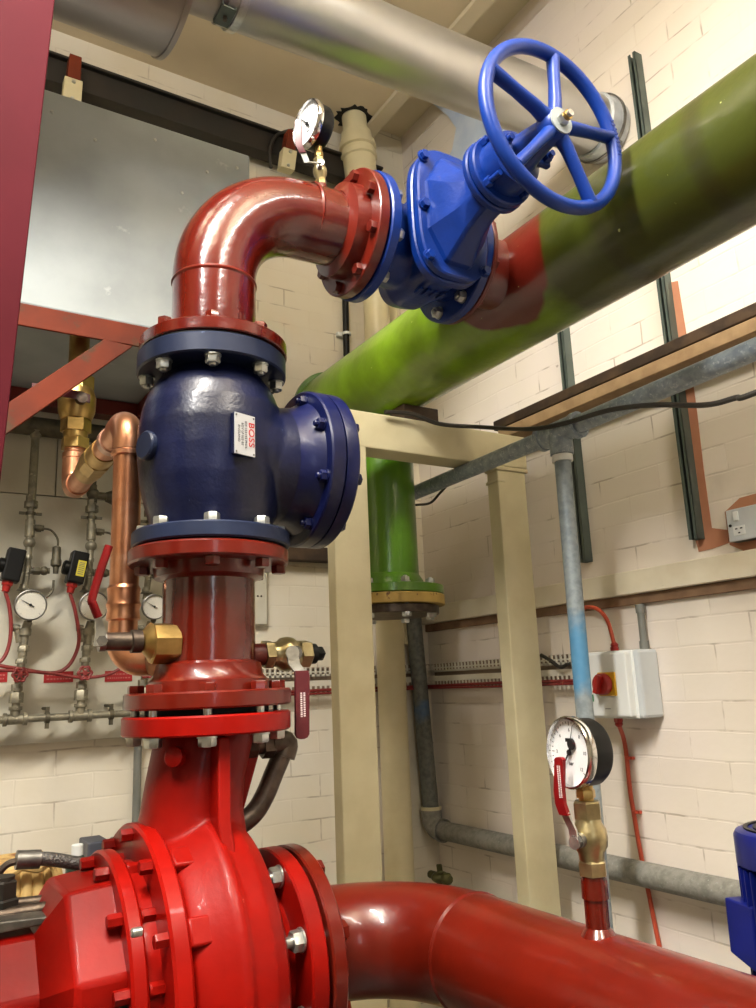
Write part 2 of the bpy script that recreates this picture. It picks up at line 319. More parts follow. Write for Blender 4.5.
BASE = {}
def thing(name, label, cat, loc=(0, 0, 0), group=None):
    o = bpy.data.objects.new(name, None); COL.objects.link(o); o.location = loc; o.empty_display_size = .02
    o['label'] = label; o['category'] = cat
    if group: o['group'] = group
    BASE[o] = V(loc); return o
def link(name, me, parent, loc=None):
    o = bpy.data.objects.new(name, me); COL.objects.link(o)
    if parent: o.parent = parent; BASE[o] = BASE[parent]
    return o
def part(name, mb, mat, parent=None, bevel=0, voxel=0, sm=0, ang=35, label=None, smooth=True):
    """link the collected shapes as one mesh object; vertices are given in world metres"""
    bm = mb.bm
    bmesh.ops.recalc_face_normals(bm, faces=bm.faces)
    if parent is None:
        lo = [min(v.co[i] for v in bm.verts) for i in range(3)]; hi = [max(v.co[i] for v in bm.verts) for i in range(3)]
        base = V(((lo[0]+hi[0])/2, (lo[1]+hi[1])/2, lo[2]))
    else: base = BASE[parent]
    bmesh.ops.translate(bm, verts=bm.verts, vec=-base)
    me = bpy.data.meshes.new(name); bm.to_mesh(me); bm.free()
    for m in (mat if isinstance(mat, (list, tuple)) else [mat]): me.materials.append(m)
    if smooth:
        for p in me.polygons: p.use_smooth = True
        if not voxel: me.set_sharp_from_angle(angle=math.radians(ang))
    o = link(name, me, parent)
    if parent is None: o.location = base; BASE[o] = base
    if voxel:
        r = o.modifiers.new('remesh', 'REMESH'); r.mode = 'VOXEL'; r.voxel_size = voxel; r.use_smooth_shade = True
        if sm: s_ = o.modifiers.new('smooth', 'SMOOTH'); s_.factor = .5; s_.iterations = sm
    if bevel:
        b = o.modifiers.new('bevel', 'BEVEL'); b.width = bevel; b.segments = 2; b.limit_method = 'ANGLE'; b.angle_limit = math.radians(40)
    if label: o['label'] = label
    return o
def tag(o, label, cat, group=None):
    o['label'] = label; o['category'] = cat
    if group: o['group'] = group
    return o
def struct(name, mb, mat, **k):
    o = part(name, mb, mat, **k)
    if o.parent is None: o['kind'] = 'structure'
    return o
BM = {}
def bolt_mesh(span, hr, hh, ma, mbm, tail, wash=True):
    k = (span, hr, hh, ma.name, mbm.name, tail)
    if k in BM: return BM[k]
    m = MB(); z = V((0, 0, 1)); o = V((0, 0, 0))
    m.mi = 0; m.hexp(o, -z, hr, 0, hh, .3)
    m.mi = 1
    if wash: m.lathe([(0, hr*1.12), (.003, hr*1.12)], V((0, 0, span)), z, 20)
    m.hexp(V((0, 0, span+.003)), z, hr, 0, hh, .1)
    if tail: m.lathe([(0, hr*.5), (tail-.002, hr*.5), (tail, hr*.4)], V((0, 0, span+hh)), z, 14)
    m.lathe([(0, hr*.5), (span, hr*.5)], o, z, 12)
    bmesh.ops.recalc_face_normals(m.bm, faces=m.bm.faces)
    me = bpy.data.meshes.new('bolt'); m.bm.to_mesh(me); m.bm.free(); me.materials.append(ma); me.materials.append(mbm)
    for p in me.polygons: p.use_smooth = True
    me.set_sharp_from_angle(angle=math.radians(30)); BM[k] = me; return me
def bolts(parent, c, axis, rad, n, span, hr, hh, ma, mbm, ref, tail=.008, skip=(), name='bolt', half=False):
    """bolt circle: head on the start side, nut on the far side along axis; ref fixes where the first bolt sits"""
    d = V(axis).normalized(); c = V(c); u = V(ref); u = (u-d*u.dot(d)).normalized(); w = d.cross(u)
    me = bolt_mesh(span, hr, hh, ma, mbm, tail)
    for i in range(n):
        if i in skip: continue
        a = 2*PI*(i+(.5 if half else 0))/n; q = u*math.cos(a)+w*math.sin(a)
        o = bpy.data.objects.new(name, me); COL.objects.link(o); o.parent = parent
        rot = Matrix((q, d.cross(q), d)).transposed().to_4x4(); rot.translation = c+q*rad-BASE[parent]
        o.matrix_local = rot
def text(s, size, o, right, upv, mat, parent, name='lettering', thick=.0006, align='CENTER', sx=1):
    cu = bpy.data.curves.new('t', 'FONT'); cu.body = s; cu.size = size; cu.extrude = thick; cu.align_x = align; cu.align_y = 'CENTER'
    t = bpy.data.objects.new('t', cu); COL.objects.link(t)
    dg = bpy.context.evaluated_depsgraph_get(); me = bpy.data.meshes.new_from_object(t.evaluated_get(dg)); bpy.data.objects.remove(t)
    R_, U_ = V(right).normalized(), V(upv).normalized(); Nn = R_.cross(U_)
    for v in me.vertices: c = v.co.copy(); v.co = V(o)-BASE[parent]+R_*(c.x*sx)+U_*c.y+Nn*c.z
    me.materials.clear(); me.materials.append(mat)
    return link(name, me, parent)
X, Y, Z = V((1, 0, 0)), V((0, 1, 0)), V((0, 0, 1))
# ------------------------------------------------------------------ the room
XR, YB, ZC = 1.9, 2.7, 3.89
XL, YF = -1.7, -2.4
def wallbox(name, a, b, m): return struct(name, MB().bb(a, b), m, smooth=False)
wallbox('wall_right', (XR, YF-.1, 0), (XR+.1, YB+.1, ZC+.15), M_WRIGHT)
wallbox('wall_back', (XL-.1, YB, 0), (XR, YB+.1, ZC+.15), M_WBACK)
wallbox('wall_left', (XL-.1, YF-.1, 0), (XL, YB, ZC+.15), M_OTHER)
wallbox('wall_front', (XL, YF-.1, 0), (XR, YF, ZC+.15), M_OTHER)
wallbox('floor', (XL-.1, YF-.1, -.1), (XR+.1, YB+.1, 0), M_FLOOR)
wallbox('ceiling', (XL, YF, ZC), (1.66, YB, ZC+.15), M_CEIL)
# shallow coffer along the right wall, with its two timbers
wallbox('ceiling_recess', (1.66, YF, ZC+.10), (XR, YB, ZC+.15), M_CEILB)
wallbox('trim_ceiling', (1.64, YF, ZC-.02), (1.70, YB, ZC+.10), M_CEILB)

# timber shelf rail on the right wall, dark stained edge, bare underside
pa, pb = on(520, 408, 0, XR-.09), on(756, 303, 0, XR-.09)
zt = (pa.z+pb.z)/2
m = MB(); m.bb((XR-.09, YF, zt-.036), (XR-.001, 2.10, zt))
o = struct('trim_1', m, M_BROWN, bevel=.004)
m = MB(); m.bb((XR-.088, YF, zt-.075), (XR-.001, 2.08, zt-.0365)); struct('trim_2', m, M_TANT, bevel=.003)
# cream ledge board and the brown batten under it
za = on(600, 576, 0, XR-.03).z
m = MB(); m.bb((XR-.03, YF, za-.068), (XR-.001, YB-.002, za)); struct('trim_3', m, M_LEDGE, bevel=.003)
m = MB(); m.bb((XR-.014, YF, za-.098), (XR-.0005, YB-.002, za-.0685)); struct('trim_4', m, M_LEDGEU, bevel=.002)

# bare plaster patches left on the right wall
def patch(name, pts, th=.0016):
    m = MB(); P = [on(x, y, 0, XR-.0003) for x, y in pts]; m.prism([(XR-.0003, p.y, p.z) for p in P], (-th, 0, 0)); return struct(name, m, M_PINKP, smooth=False)
patch('trim_5', [(668, 283), (678, 281), (686, 330), (697, 410), (704, 470), (712, 528), (728, 530), (729, 543), (712, 549), (699, 552), (696, 541), (690, 470), (680, 400)])
patch('trim_6', [(725, 512), (740, 498), (758, 493), (765, 560), (730, 545)])

# torn pale sheet stuck behind the duct, wall side
m = MB(); P = [on(x, y, 0, XR-.012) for x, y in [(418, 92), (456, 110), (505, 100), (505, 160), (470, 185), (430, 190), (452, 150), (456, 128), (448, 116)]]
m.prism(P, (.004, 0, 0)); tag(part('plastic_sheet', m, M_FOIL, smooth=False), 'pale blue plastic sheet hanging by the wall behind the silver duct', 'plastic sheet')

# ------------------------------------------------------------------ red column and tank shelf
ct, cb_ = on(30, -20, 1, 1.12), on(-40, 640, 1, 1.12)
ax = (ct-cb_).normalized(); wv = X
t = thing('steel_column', 'tall maroon painted steel column at the left edge', 'column', (cb_.x, 1.12, 0))
m = MB()
lft_t, rgt_t = on(4, 0, 1, 1.10), on(55, 0, 1, 1.10)
rgt_b = on(4, 450, 1, 1.10); dirv = (rgt_t-rgt_b).normalized(); wc = (rgt_t-lft_t).length
top = rgt_t+dirv*1.3; bot = rgt_b-dirv*((rgt_b.z)/dirv.z-.0)
m.prism([bot-X*wc, bot, top, top-X*wc], (0, .008, 0)); part('front_flange', m, M_MAROON, t, bevel=.002)
m = MB(); m.prism([bot-X*(wc*.55)+Y*.008, bot-X*(wc*.45)+Y*.008, top-X*(wc*.45)+Y*.008, top-X*(wc*.55)+Y*.008], (0, .09, 0)); part('web', m, M_MAROON, t)
m = MB(); m.prism([bot-X*wc+Y*.098, bot+Y*.098, top+Y*.098, top-X*wc+Y*.098], (0, .008, 0)); part('rear_flange', m, M_MAROON, t, bevel=.002)

TY = 2.0
tl, tr = on(46, 85, 1, TY), on(250, 159, 1, TY); zb = on(85, 316, 1, TY).z
t = thing('galvanised_tank', 'large galvanised sheet metal tank on the red shelf frame', 'tank', (.4, 2.3, zb))
m = MB(); m.bb((-.75, TY, zb), (tr.x, 2.62, (tl.z+tr.z)/2)); part('shell', m, M_GALV, t, bevel=.006, smooth=False)
m = MB()
for px, py in ((155, 140), (95, 140), (52, 112), (237, 168), (232, 185), (207, 172), (182, 193)):
    p = on(px, py, 1, TY); m.lathe([(0, .005), (.003, .004), (.004, .002)], p, -Y, 10)
part('rivets', m, M_ZINC, t)
t = thing('tank_shelf_frame', 'rust red angle iron shelf frame carrying the galvanised tank', 'support frame', (.3, TY, zb-.1))
m = MB(); m.bb((-.8, TY-.012, zb-.062), (.72, TY-.004, zb-.003)); m.bb((-.8, TY-.0039, zb-.01), (.72, TY+.05, zb-.0035)); part('front_angle', m, M_BRACE, t, bevel=.002, label='rust red angle iron with brown stained edge')
b0, b1, b2, b3 = [on(x, y, 1, TY-.03) for x, y in ((12, 400), (104, 339), (133, 346), (12, 430))]
dd = (b1-b0); m = MB(); m.prism([b0-dd*.5, b1, b2, b3-(b2-b3)*.4], (0, .014, 0)); part('diagonal_brace', m, M_BRACE, t, bevel=.002)
m = MB(); m.bb((-.8, 2.58, zb-.055), (.72, 2.64, zb-.003)); part('rear_angle', m, M_ORED, t, bevel=.002)
for x in (-.05, .70): m = MB(); m.bb((x-.02, TY+.05, zb-.05), (x+.02, 2.58, zb-.0035)); part('cross_bearer', m, M_ORED, t, bevel=.002)

# ------------------------------------------------------------------ ceiling services
m = MB(); m.bb((-1.4, 2.61, 3.60), (1.72, 2.67, 3.70)); m.bb((-1.4, 2.59, 3.695), (1.72, 2.69, 3.706))
tag(part('steel_beam', m, M_BLACKS, bevel=.003), 'long black steel beam along the back wall under the ceiling', 'beam')
def hanger(px0, py0, px1, py1, label, rusty=True):
    p, q = on(px0, py0, 1, 2.54), on(px1, py1, 1, 2.54)
    t = thing('beam_bracket', label, 'bracket', (q.x, 2.54, q.z), 'brackets on the black beam')
    mid = p.lerp(q, .5); x = p.lerp(q, .5)
    m = MB(); m.prism([p-X*.020, p+X*.020, mid+X*.022, mid-X*.022], (0, .045, 0)); part('strap', m, M_BRACE, t, bevel=.002)
    m = MB(); m.prism([mid-X*.030, mid+X*.030, q+X*.030, q-X*.030], (0, .04, 0)); part('clip', m, M_CREAM, t, bevel=.002)
    m = MB()
    for f in (.15, .85): c = mid.lerp(q, f); m.lathe([(0, .007), (.004, .006)], c, -Y, 12)
    part('screws', m, M_ZINC, t)
hanger(76, 55, 72, 102, 'bracket on the black beam above the left part of the tank')
hanger(293, 130, 288, 168, 'bracket on the black beam just left of the upper dial gauge')
pts = smooth_path([on(x, y, 1, 2.59) for x, y in ((271, 168), (270, 150), (275, 137), (284, 132), (293, 130))], 6)
tag(part('cable_tail', MB().tube(pts, .007, 8), M_CABK), 'short black cable looping over the beam beside the upper gauge', 'cable')

# silver duct under the ceiling
DY, DZ, DR = 1.53, 3.2, .094
def ductx(px): return on(px, 20, 2, DZ).x
t = thing('air_duct', 'large silver round duct running under the ceiling', 'duct', (.9, DY, DZ-DR))
x1 = on(588, 120, 1, DY).x; DA = V((0, 0, 0))
def DP(x, k=0): return V((x, DY, 3.2+.012+(x-1.6)*.052))
dl = on(222, -18, 1, DY).x
m = MB(); m.cyl(DP(dl), DP(x1+.02), DR, seg=64); part('straight_pipe', m, M_DUCT, t)
m = MB(); m.lathe([(0, DR+.002), (.0, DR+.006), (.02, DR+.006), (.02, DR+.002)], DP(dl+.03), X, 64, closed=True); part('clamp_band', m, M_ZINC, t)
sx = on(181, -20, 1, DY).x
m = MB(); m.cyl((-1.4, DY, DZ+.015), (sx, DY, DZ+.015), .25, seg=64); part('outer_sleeve', m, M_DUCT2, t, label='wider brownish duct sleeve')
m = MB(); m.lathe([(0, .2505), (0, .254), (.012, .254), (.012, .2505)], (sx-.012, DY, DZ+.015), X, 64, closed=True); part('end_rim', m, M_DUCT2, t)
m = MB(); m.cyl(DP(sx), DP(dl), DR-.004, seg=64); part('inner_pipe', m, M_DUCT2, t)
# taped bend going into the wall
TL = XR-.004-x1
m = MB(); m.lathe([(0, DR+.004), (TL*.08, DR+.008), (TL*.3, DR+.006), (TL*.55, DR+.010), (TL*.8, DR+.005), (TL, DR+.002)], DP(x1), X, 48); part('taped_collar', m, M_TAPE, t)
m = MB(); m.lathe([(0, DR+.01), (0, DR+.014), (.012, DR+.014), (.012, DR+.01)], DP(x1+TL*.4), V((1, .10, .05)), 48, closed=True)
m.box((x1+TL*.45, DY-DR*.75, DZ-DR*.85), (.03, .02, .02)); part('band_clip', m, M_STEEL, t)
cp = on(228, 38, 1, DY-.02)
t = thing('duct_hanger_clip', 'small steel strut clip bolted under the silver duct', 'clip', (cp.x, DY, cp.z))
m = MB(); m.bb((cp.x-.018, DY-.03, DZ-DR-.045), (cp.x-.014, DY+.03, DZ-DR-.007)); m.bb((cp.x+.014, DY-.03, DZ-DR-.045), (cp.x+.018, DY+.03, DZ-DR-.007)); m.bb((cp.x-.018, DY-.03, DZ-DR-.045), (cp.x+.018, DY+.03, DZ-DR-.041)); part('strut_offcut', m, M_STRUT, t)
m = MB(); m.cyl((cp.x, DY, DZ-DR-.055), (cp.x, DY, DZ-DR-.005), .005, seg=12); m.hexp((cp.x, DY, DZ-DR-.03), Z, .011, 0, .008); part('clamp_screw', m, M_DSTEEL, t)

# cream soil pipe in the corner
s0, s1 = V((1.572, 2.58, ZC)), on(376, 300, 1, 2.58)
s2 = V((on(396, 800, 1, 2.58).x, 2.58, 0))
t = thing('soil_pipe', 'cream plastic soil pipe rising up the back corner to the ceiling', 'pipe', (s2.x, 2.58, 0))
d = (s1-s0).normalized()
m = MB(); m.tube([s2, s2.lerp(s1, .5), s1, s1.lerp(s0, .5), s0], .053, 32); part('pipe', m, M_CREAMP, t)
m = MB(); zc = s0+d*.08; m.lathe([(0, .054), (.002, .066), (.045, .067), (.050, .078), (.075, .080), (.080, .070), (.095, .070), (.100, .078), (.120, .078), (.125, .070), (.25, .068), (.29, .060), (.32, .054)], zc, d, 40); part('socket_collar', m, M_CREAMP, t)
# ragged hole in the ceiling plaster around it
m = MB()
R0 = [V((s0.x+math.cos(a)*.053, s0.y+math.sin(a)*.053, ZC-.0015)) for a in [2*PI*i/40 for i in range(40)]]
R1 = [V((s0.x+math.cos(a)*r_, min(s0.y+math.sin(a)*r_, YB-.002), ZC-.0015)) for a, r_ in [(2*PI*i/40, .066+random.random()*.022) for i in range(40)]]
m.rings([R0, R1, [p-Z*-.001 for p in R1], [p-Z*-.001 for p in R0]], closed=True); tag(part('pipe_hole', m, M_RUBBER, smooth=False), 'dark ragged gap in the ceiling round the soil pipe', 'hole')['kind'] = 'structure'
# black conduit on the back wall
t = thing('wall_conduit', 'thin black conduit on the back wall with one white clip', 'conduit', (on(346, 400, 1, 2.66).x, 2.66, 1.9))
m = MB(); a, b = on(344, 240, 1, 2.67), on(348, 420, 1, 2.67); m.tube([a+(a-b)*.3, b+(b-a)*.6], .013, 12); part('tube', m, M_BLACK, t)
c = on(346.5, 334, 1, 2.67); m = MB(); m.ring(c, (b-a), .0135, .019, -.006, .006, 16, .001); m.bb((c.x-.035, c.y+.01, c.z-.008), (c.x, c.y+.029, c.z+.008)); part('clip', m, M_WHITE, t)
m = MB(); m.bb((on(388, 350, 1, 2.68).x, 2.66, 1.65), (on(397, 350, 1, 2.68).x, 2.699, 3.6)); tag(part('wall_batten', m, M_CREAMP, bevel=.004), 'slim cream boxing strip on the back wall right of the soil pipe', 'batten')

# ------------------------------------------------------------------ right wall hardware
def strut(px, y0, y1, label, w=.027, dep=.034, zx=None, mat=None):
    p0, p1 = on(*y0, 0, XR-dep), on(*y1, 0, XR-dep); yc = (p0.y+p1.y)/2
    t = thing('strut_channel', label, 'strut', (XR-dep, yc, p1.z), 'strut channels on the right wall')
    m = MB(); th = .003
    m.bb((XR-.001-th, yc-w/2, p1.z), (XR-.001, yc+w/2, p0.z))
    for s in (-1, 1): m.bb((XR-dep, yc+s*(w/2-th/2)-th/2, p1.z), (XR-.001-th, yc+s*(w/2-th/2)+th/2, p0.z))
    for s in (-1, 1): m.bb((XR-dep, min(yc+s*w/2, yc+s*(w/2-.009)), p1.z), (XR-dep+th, max(yc+s*w/2, yc+s*(w/2-.009)), p0.z))
    part('channel', m, mat or M_STRUT, t, smooth=False)
    m = MB()
    for z_ in (p1.z+.05, p1.z+.35): m.hexp((XR-.0045, yc, z_), -X, .010, 0, .007); m.lathe([(0, .013), (.002, .013)], (XR-.0045, yc, z_), -X, 14)
    part('fixing_bolts', m, M_ZINC, t)
strut(0, (635, 50), (688, 540), 'long strut channel ending just left of the socket outlet')
strut(0, (557, 250), (577, 563), 'shorter strut channel partly behind the grey downpipe')
# perforated angle along the wall behind the green header
a, b = on(502, 246, 0, XR-.05), on(566, 196, 0, XR-.05)
t = thing('perforated_angle', 'black perforated steel angle behind the green pipe under the handwheel', 'angle bar', (XR-.03, (a.y+b.y)/2, (a.z+b.z)/2))
m = MB(); y0, y1 = b.y-.1, a.y+.1
m.bb((XR-.052, y0, a.z-.045), (XR-.048, y1, a.z+.012)); m.bb((XR-.048, y0, a.z+.008), (XR-.001, y1, a.z+.012)); part('bar', m, M_BLACKS, t)
m = MB()
for k in range(9): m.lathe([(0, .008), (.0012, .008)], (XR-.0521, y0+.05+k*(y1-y0-.1)/8, a.z-.018), -X, 12)
part('holes', m, M_LEDGE, t)

# socket outlet
p = on(741, 524, 0, XR-.035)
t = thing('socket_outlet', 'grey metal clad double socket outlet with white switches', 'socket', (XR, p.y, p.z-.04))
pl, pr = on(727, 520, 0, XR-.035), on(770, 506, 0, XR-.035)
sw = .135; yc = pl.y-sw/2; zc_ = on(741, 524, 0, XR-.035).z
m = MB(); m.bb((XR-.032, yc-sw/2, zc_-.042), (XR-.001, yc+sw/2, zc_+.042)); part('back_box', m, M_STRUT, t, bevel=.004, smooth=False)
m = MB(); m.bb((XR-.038, yc-sw/2, zc_-.042), (XR-.0325, yc+sw/2, zc_+.042)); part('face_plate', m, M_BOX, t, bevel=.003, smooth=False)
for s in (-1, 1):
    m = MB(); m.box((XR-.040, yc+s*.038, zc_+.022), (.006, .014, .024)); part('rocker_switch', m, M_WHITE, t, bevel=.001, smooth=False)
    m = MB(); m.box((XR-.0385, yc+s*.034, zc_-.016), (.003, .034, .024)); part('socket_insert', m, M_WHITE, t, bevel=.001, smooth=False)
m = MB()
for s in (-1, 1): m.lathe([(0, .004), (.002, .004)], (XR-.038, yc+s*.058, zc_), -X, 12); m.box((XR-.0405, yc+s*.034, zc_-.022), (.002, .005, .003)); m.box((XR-.0405, yc+s*.034+.007, zc_-.011), (.002, .006, .003)); m.box((XR-.0405, yc+s*.034-.007, zc_-.011), (.002, .006, .003))
part('screws_and_slots', m, M_INK, t)

# rotary isolator box
bx0 = XR-.115
f0, f1 = on(575, 657, 0, bx0), on(622, 712, 0, bx0)
yb1, yb0 = on(578, 657, 0, bx0).y, on(624, 652, 0, bx0).y
zt_, zb_ = on(622, 652, 0, bx0).z, on(626, 717, 0, bx0).z
t = thing('isolator_switch', 'grey wall isolator box with a red rotary switch on yellow plate', 'switch', (XR, (yb0+yb1)/2, zb_))
m = MB(); m.bb((bx0+.03, yb0-.022, zb_-.006), (XR-.001, yb1+.010, zt_+.006)); part('back_case', m, M_BOX, t, bevel=.009, smooth=False)
m = MB(); m.bb((bx0, yb0, zb_), (bx0+.0295, yb1, zt_)); m.bb((bx0+.0295-.004, yb0-.006, zb_-.006), (bx0+.034, yb1+.006, zt_+.006)); part('lid', m, M_WHITE, t, bevel=.006, smooth=False)
kc = on(607, 684, 0, bx0)
m = MB(); m.box((bx0-.003, kc.y-.003, kc.z), (.006, .066, .066)); part('yellow_plate', m, M_YEL, t, bevel=.003, smooth=False)
m = MB(); m.lathe([(0, .030), (.018, .030), (.023, .027)], (bx0-.006, kc.y+.003, kc.z), -X, 36); m.box((bx0-.034, kc.y+.003, kc.z), (.018, .016, .052), (X, V((0, .94, .34)), V((0, -.34, .94)))); part('rotary_knob', m, M_SWR, t, bevel=.002)
gp = on(592, 698, 0, bx0); m = MB(); m.box((bx0-.0008, gp.y+.004, gp.z), (.0016, .022, .020)); part('green_label', m, M_GREENL, t, smooth=False)
m = MB(); m.box((bx0-.0006, kc.y+.005, zb_+.022), (.0012, .02, .002)); part('printed_marks', m, M_GREYINK, t, smooth=False)
def gland(p, d, parent, r=.013): m = MB(); m.hexp(p, d, r, 0, .014); m.lathe([(.014, r*.75), (.020, r*.9), (.026, r*.55)], p, d, 16); part('cable_gland', m, M_SWR, parent)
gt = on(615, 651, 0, XR-.07); gt.z = zt_+.004; gland(gt, Z, t)
gb = on(618, 716, 0, XR-.07); gb.z = zb_-.004; gland(gb, -Z, t)
# orange cables
P = [gt+Z*.02]+[on(x, y, 0, XR-.045+k*.006) for k, (x, y) in enumerate(((608, 622), (600, 611), (590, 607), (580, 610), (572, 620)))]
tag(part('orange_cable', MB().tube(smooth_path(P, 6), .0062, 10), M_CABO), 'orange cable arching into the top of the isolator box', 'cable')
P = [gb-Z*.02]+[on(x, y, 0, XR-.012) for x, y in ((625, 745), (630, 790), (634, 815), (640, 850), (649, 895), (658, 940), (668, 985))]
t = thing('orange_cable', 'orange cable hanging down the wall below the isolator box', 'cable', P[-1])
part('sheath', MB().tube(smooth_path(P, 6), .0065, 10), M_CABO, t)
for x, y in ((628, 758), (635, 812), (647, 884)):
    c = on(x, y, 0, XR-.012); m = MB(); m.ring(c, Z, .0066, .010, -.004, .004, 12, .001); m.bb((c.x, c.y-.016, c.z-.004), (XR-.001, c.y-.008, c.z+.004)); part('clip', m, M_CABR, t)
# short conduit between ledge and isolator
a, b = on(634, 590, 0, XR-.035), on(642, 652, 0, XR-.035); yv = (a.y+b.y)/2
t = thing('short_conduit', 'short grey conduit dropping from the ledge into the isolator box', 'conduit', (XR-.035, yv, zt_))
m = MB(); m.cyl((XR-.02, yv, zt_+.005), (XR-.02, yv, za-.1), .0105, seg=20); part('tube', m, M_COND, t)
m = MB(); m.cyl((XR-.02, yv, zt_+.005), (XR-.02, yv, zt_+.03), .0135, seg=20); m.cyl((XR-.02, yv, za-.125), (XR-.02, yv, za-.1), .0135, seg=20); part('coupler', m, M_COND, t)

# slotted trunking on both walls
zs = on(500, 672, 0, XR-.03).z
def trunk(name, label, along, a0, a1, red=True):
    """along 1: on the right wall, along 0: on the back wall"""
    def P(l, d, z): return V((XR-d, l, z)) if along == 1 else V((l, YB-d, z))
    def bb(m, l0, l1, d0, d1, z0, z1): p, q = P(l0, d0, z0), P(l1, d1, z1); m.bb([min(p[i], q[i]) for i in range(3)], [max(p[i], q[i]) for i in range(3)])
    t = thing(name, label, 'cable trunking', P((a0+a1)/2, .02, zs-.05), 'slotted trunking on the walls')
    m = MB(); bb(m, a0, a1, .001, .006, zs-.045, zs+.045); bb(m, a0, a1, .006, .036, zs+.040, zs+.043); part('back_plate', m, M_TRUNKD, t, smooth=False, label='dark backing of the slotted trunking')
    m = MB(); n = int((a1-a0)/.02)
    bb(m, a0, a1, .034, .037, zs+.012, zs+.020); bb(m, a0, a1, .034, .037, zs-.022, zs-.002)
    for k in range(n):
        l = a0+.004+k*.02; bb(m, l, l+.008, .034, .037, zs+.012, zs+.045); bb(m, l, l+.008, .0345, .0365, zs-.045, zs-.015)
        bb(m, l+.010, l+.019, .034, .037, zs+.026, zs+.031)
    part('slotted_front', m, M_TRUNK, t, smooth=False)
    m = MB(); m.tube([P(a0, .043, zs-.040), P((a0+a1)/2, .044, zs-.037), P(a1, .043, zs-.040)], .0055, 8); m.tube([P(a0, .050, zs-.047), P((a0+a1)/2, .048, zs-.049), P(a1, .05, zs-.047)], .004, 8)
    tag(part('red_cable', m, M_CABP), 'thin red cables clipped under the trunking on the %s wall' % ('right' if along else 'back'), 'cable')
trunk('cable_trunking', 'pale slotted cable trunking on the right wall behind the cream posts', 1, on(606, 650, 0, XR-.03).y, YB-.04)
trunk('cable_trunking', 'pale slotted cable trunking on the back wall right of the red spool', 0, 1.02, XR-.04)
P = [on(x, y, 0, XR-.06) for x, y in ((541, 655), (550, 660), (560, 667), (568, 664))]
tag(part('black_cable_end', MB().tube(smooth_path(P, 5), .006, 8), M_CABK), 'black cable end tucked into the trunking beside the grey downpipe', 'cable')

# lower grey pipe with riser
GX = 1.84
za_ = (on(424, 827, 0, GX).z+on(735, 888, 0, GX).z)/2
el = on(430, 827, 0, GX)
t = thing('low_grey_pipe', 'thick weathered grey pipe low along the right wall turning up at the corner', 'pipe', (GX, 1.6, za_-.03))
r_ = .033; za_ -= .006
yr = on(424, 800, 0, GX).y; tp = on(411, 600, 1, 2.42)
up = V((GX, min(yr, 2.655), za_)); yl = up.y
m = MB(); m.cyl((GX, YF, za_), (GX, yl-.055, za_), r_, seg=28); part('horizontal_run', m, M_GPIPE, t)
rt = on(411, 590, 1, yl-.01)
m = MB(); m.tube([V((GX, yl, za_+.055)), rt], r_*.93, 28); part('riser', m, M_RISER, t)
m = MB(); m.tube([V((GX, yl-.065, za_))]+arc((GX, yl-.05, za_+.05), -Z, Y, .05, 0, PI/2, 8)+[V((GX, yl, za_+.07))], r_*1.17, 28)
m.lathe([(0, r_*1.17), (.0, r_*1.28), (.012, r_*1.28), (.012, r_*1.17)], (GX, yl-.075, za_), Y, 28, closed=True); part('elbow', m, M_GPIPE, t)
m = MB(); m.lathe([(0, r_*1.0), (0, r_*1.22), (.012, r_*1.22), (.012, r_)], (GX, yl, za_+.066), Z, 28, closed=True); part('joint_ring', m, M_CREAMP, t)

# grey conduit run with tee and drop leg
CX = 1.56
cy_, cz_ = on(560, 432, 0, CX).y, on(560, 432, 0, CX).z
t = thing('grey_conduit_run', 'galvanised grey pipe with a tee and a long downpipe by the right wall', 'pipe', (CX, cy_, 1))
m = MB(); e0, e1 = on(410, 494, 0, CX), on(770, 337, 0, CX)
m.tube([V((CX, e0.y, cz_-.012)), V((CX, cy_, cz_)), V((CX, e1.y, cz_+.012)), V((CX, -1.2, cz_+.06))], .0245, 24); part('high_run', m, M_GALVP, t)
m = MB(); lb = on(585, 715, 0, CX); m.tube([V((CX, cy_, cz_-.03)), V((CX, lb.y, lb.z)), V((CX, lb.y+.01, .001))], .0225, 24); part('downpipe', m, M_LEGP, t)
m = MB(); m.cyl((CX, cy_-.07, cz_+.002), (CX, cy_+.07, cz_-.002), .032, seg=24); m.cyl((CX, cy_, cz_-.065), (CX, cy_, cz_), .032, seg=24)
for s in (-1, 1): m.lathe([(0, .030), (0, .037), (.014, .037), (.014, .030)], (CX, cy_+s*.066-.007, cz_), Y, 24, closed=True)
part('tee', m, M_GALVP, t)
m = MB(); m.lathe([(0, .0225), (0, .028), (.018, .028), (.018, .0225)], (CX, cy_, cz_-.085), Z, 24, closed=True); part('white_tape', m, M_WHITE, t)
# black cable draped over it
P = [on(385, 412, 1, 1.90), on(412, 414, 1, 1.89), on(440, 424, 1, 1.86), on(480, 427, 0, 1.54), on(530, 429, 0, 1.515), on(565, 423, 0, 1.515), on(610, 410, 0, 1.515), on(655, 405, 0, 1.515), on(705, 405, 0, 1.515), on(735, 398, 0, 1.515), on(775, 385, 0, 1.515), V((1.6, .3, 2.13)), V((1.88, -.6, 2.2))]
tag(part('black_cable', MB().tube(smooth_path(P, 8), .0065, 10), M_CABK), 'black cable slung across from the cream frame to the right edge', 'cable')
P = [on(x, y, 0, 1.76) for x, y in ((415, 505), (430, 503), (440, 493), (452, 480), (462, 470))]
tag(part('thin_cable', MB().tube(smooth_path(P, 6), .005, 8), M_CABK), 'thin black cable hooked under the grey pipe right of the green drop', 'cable')

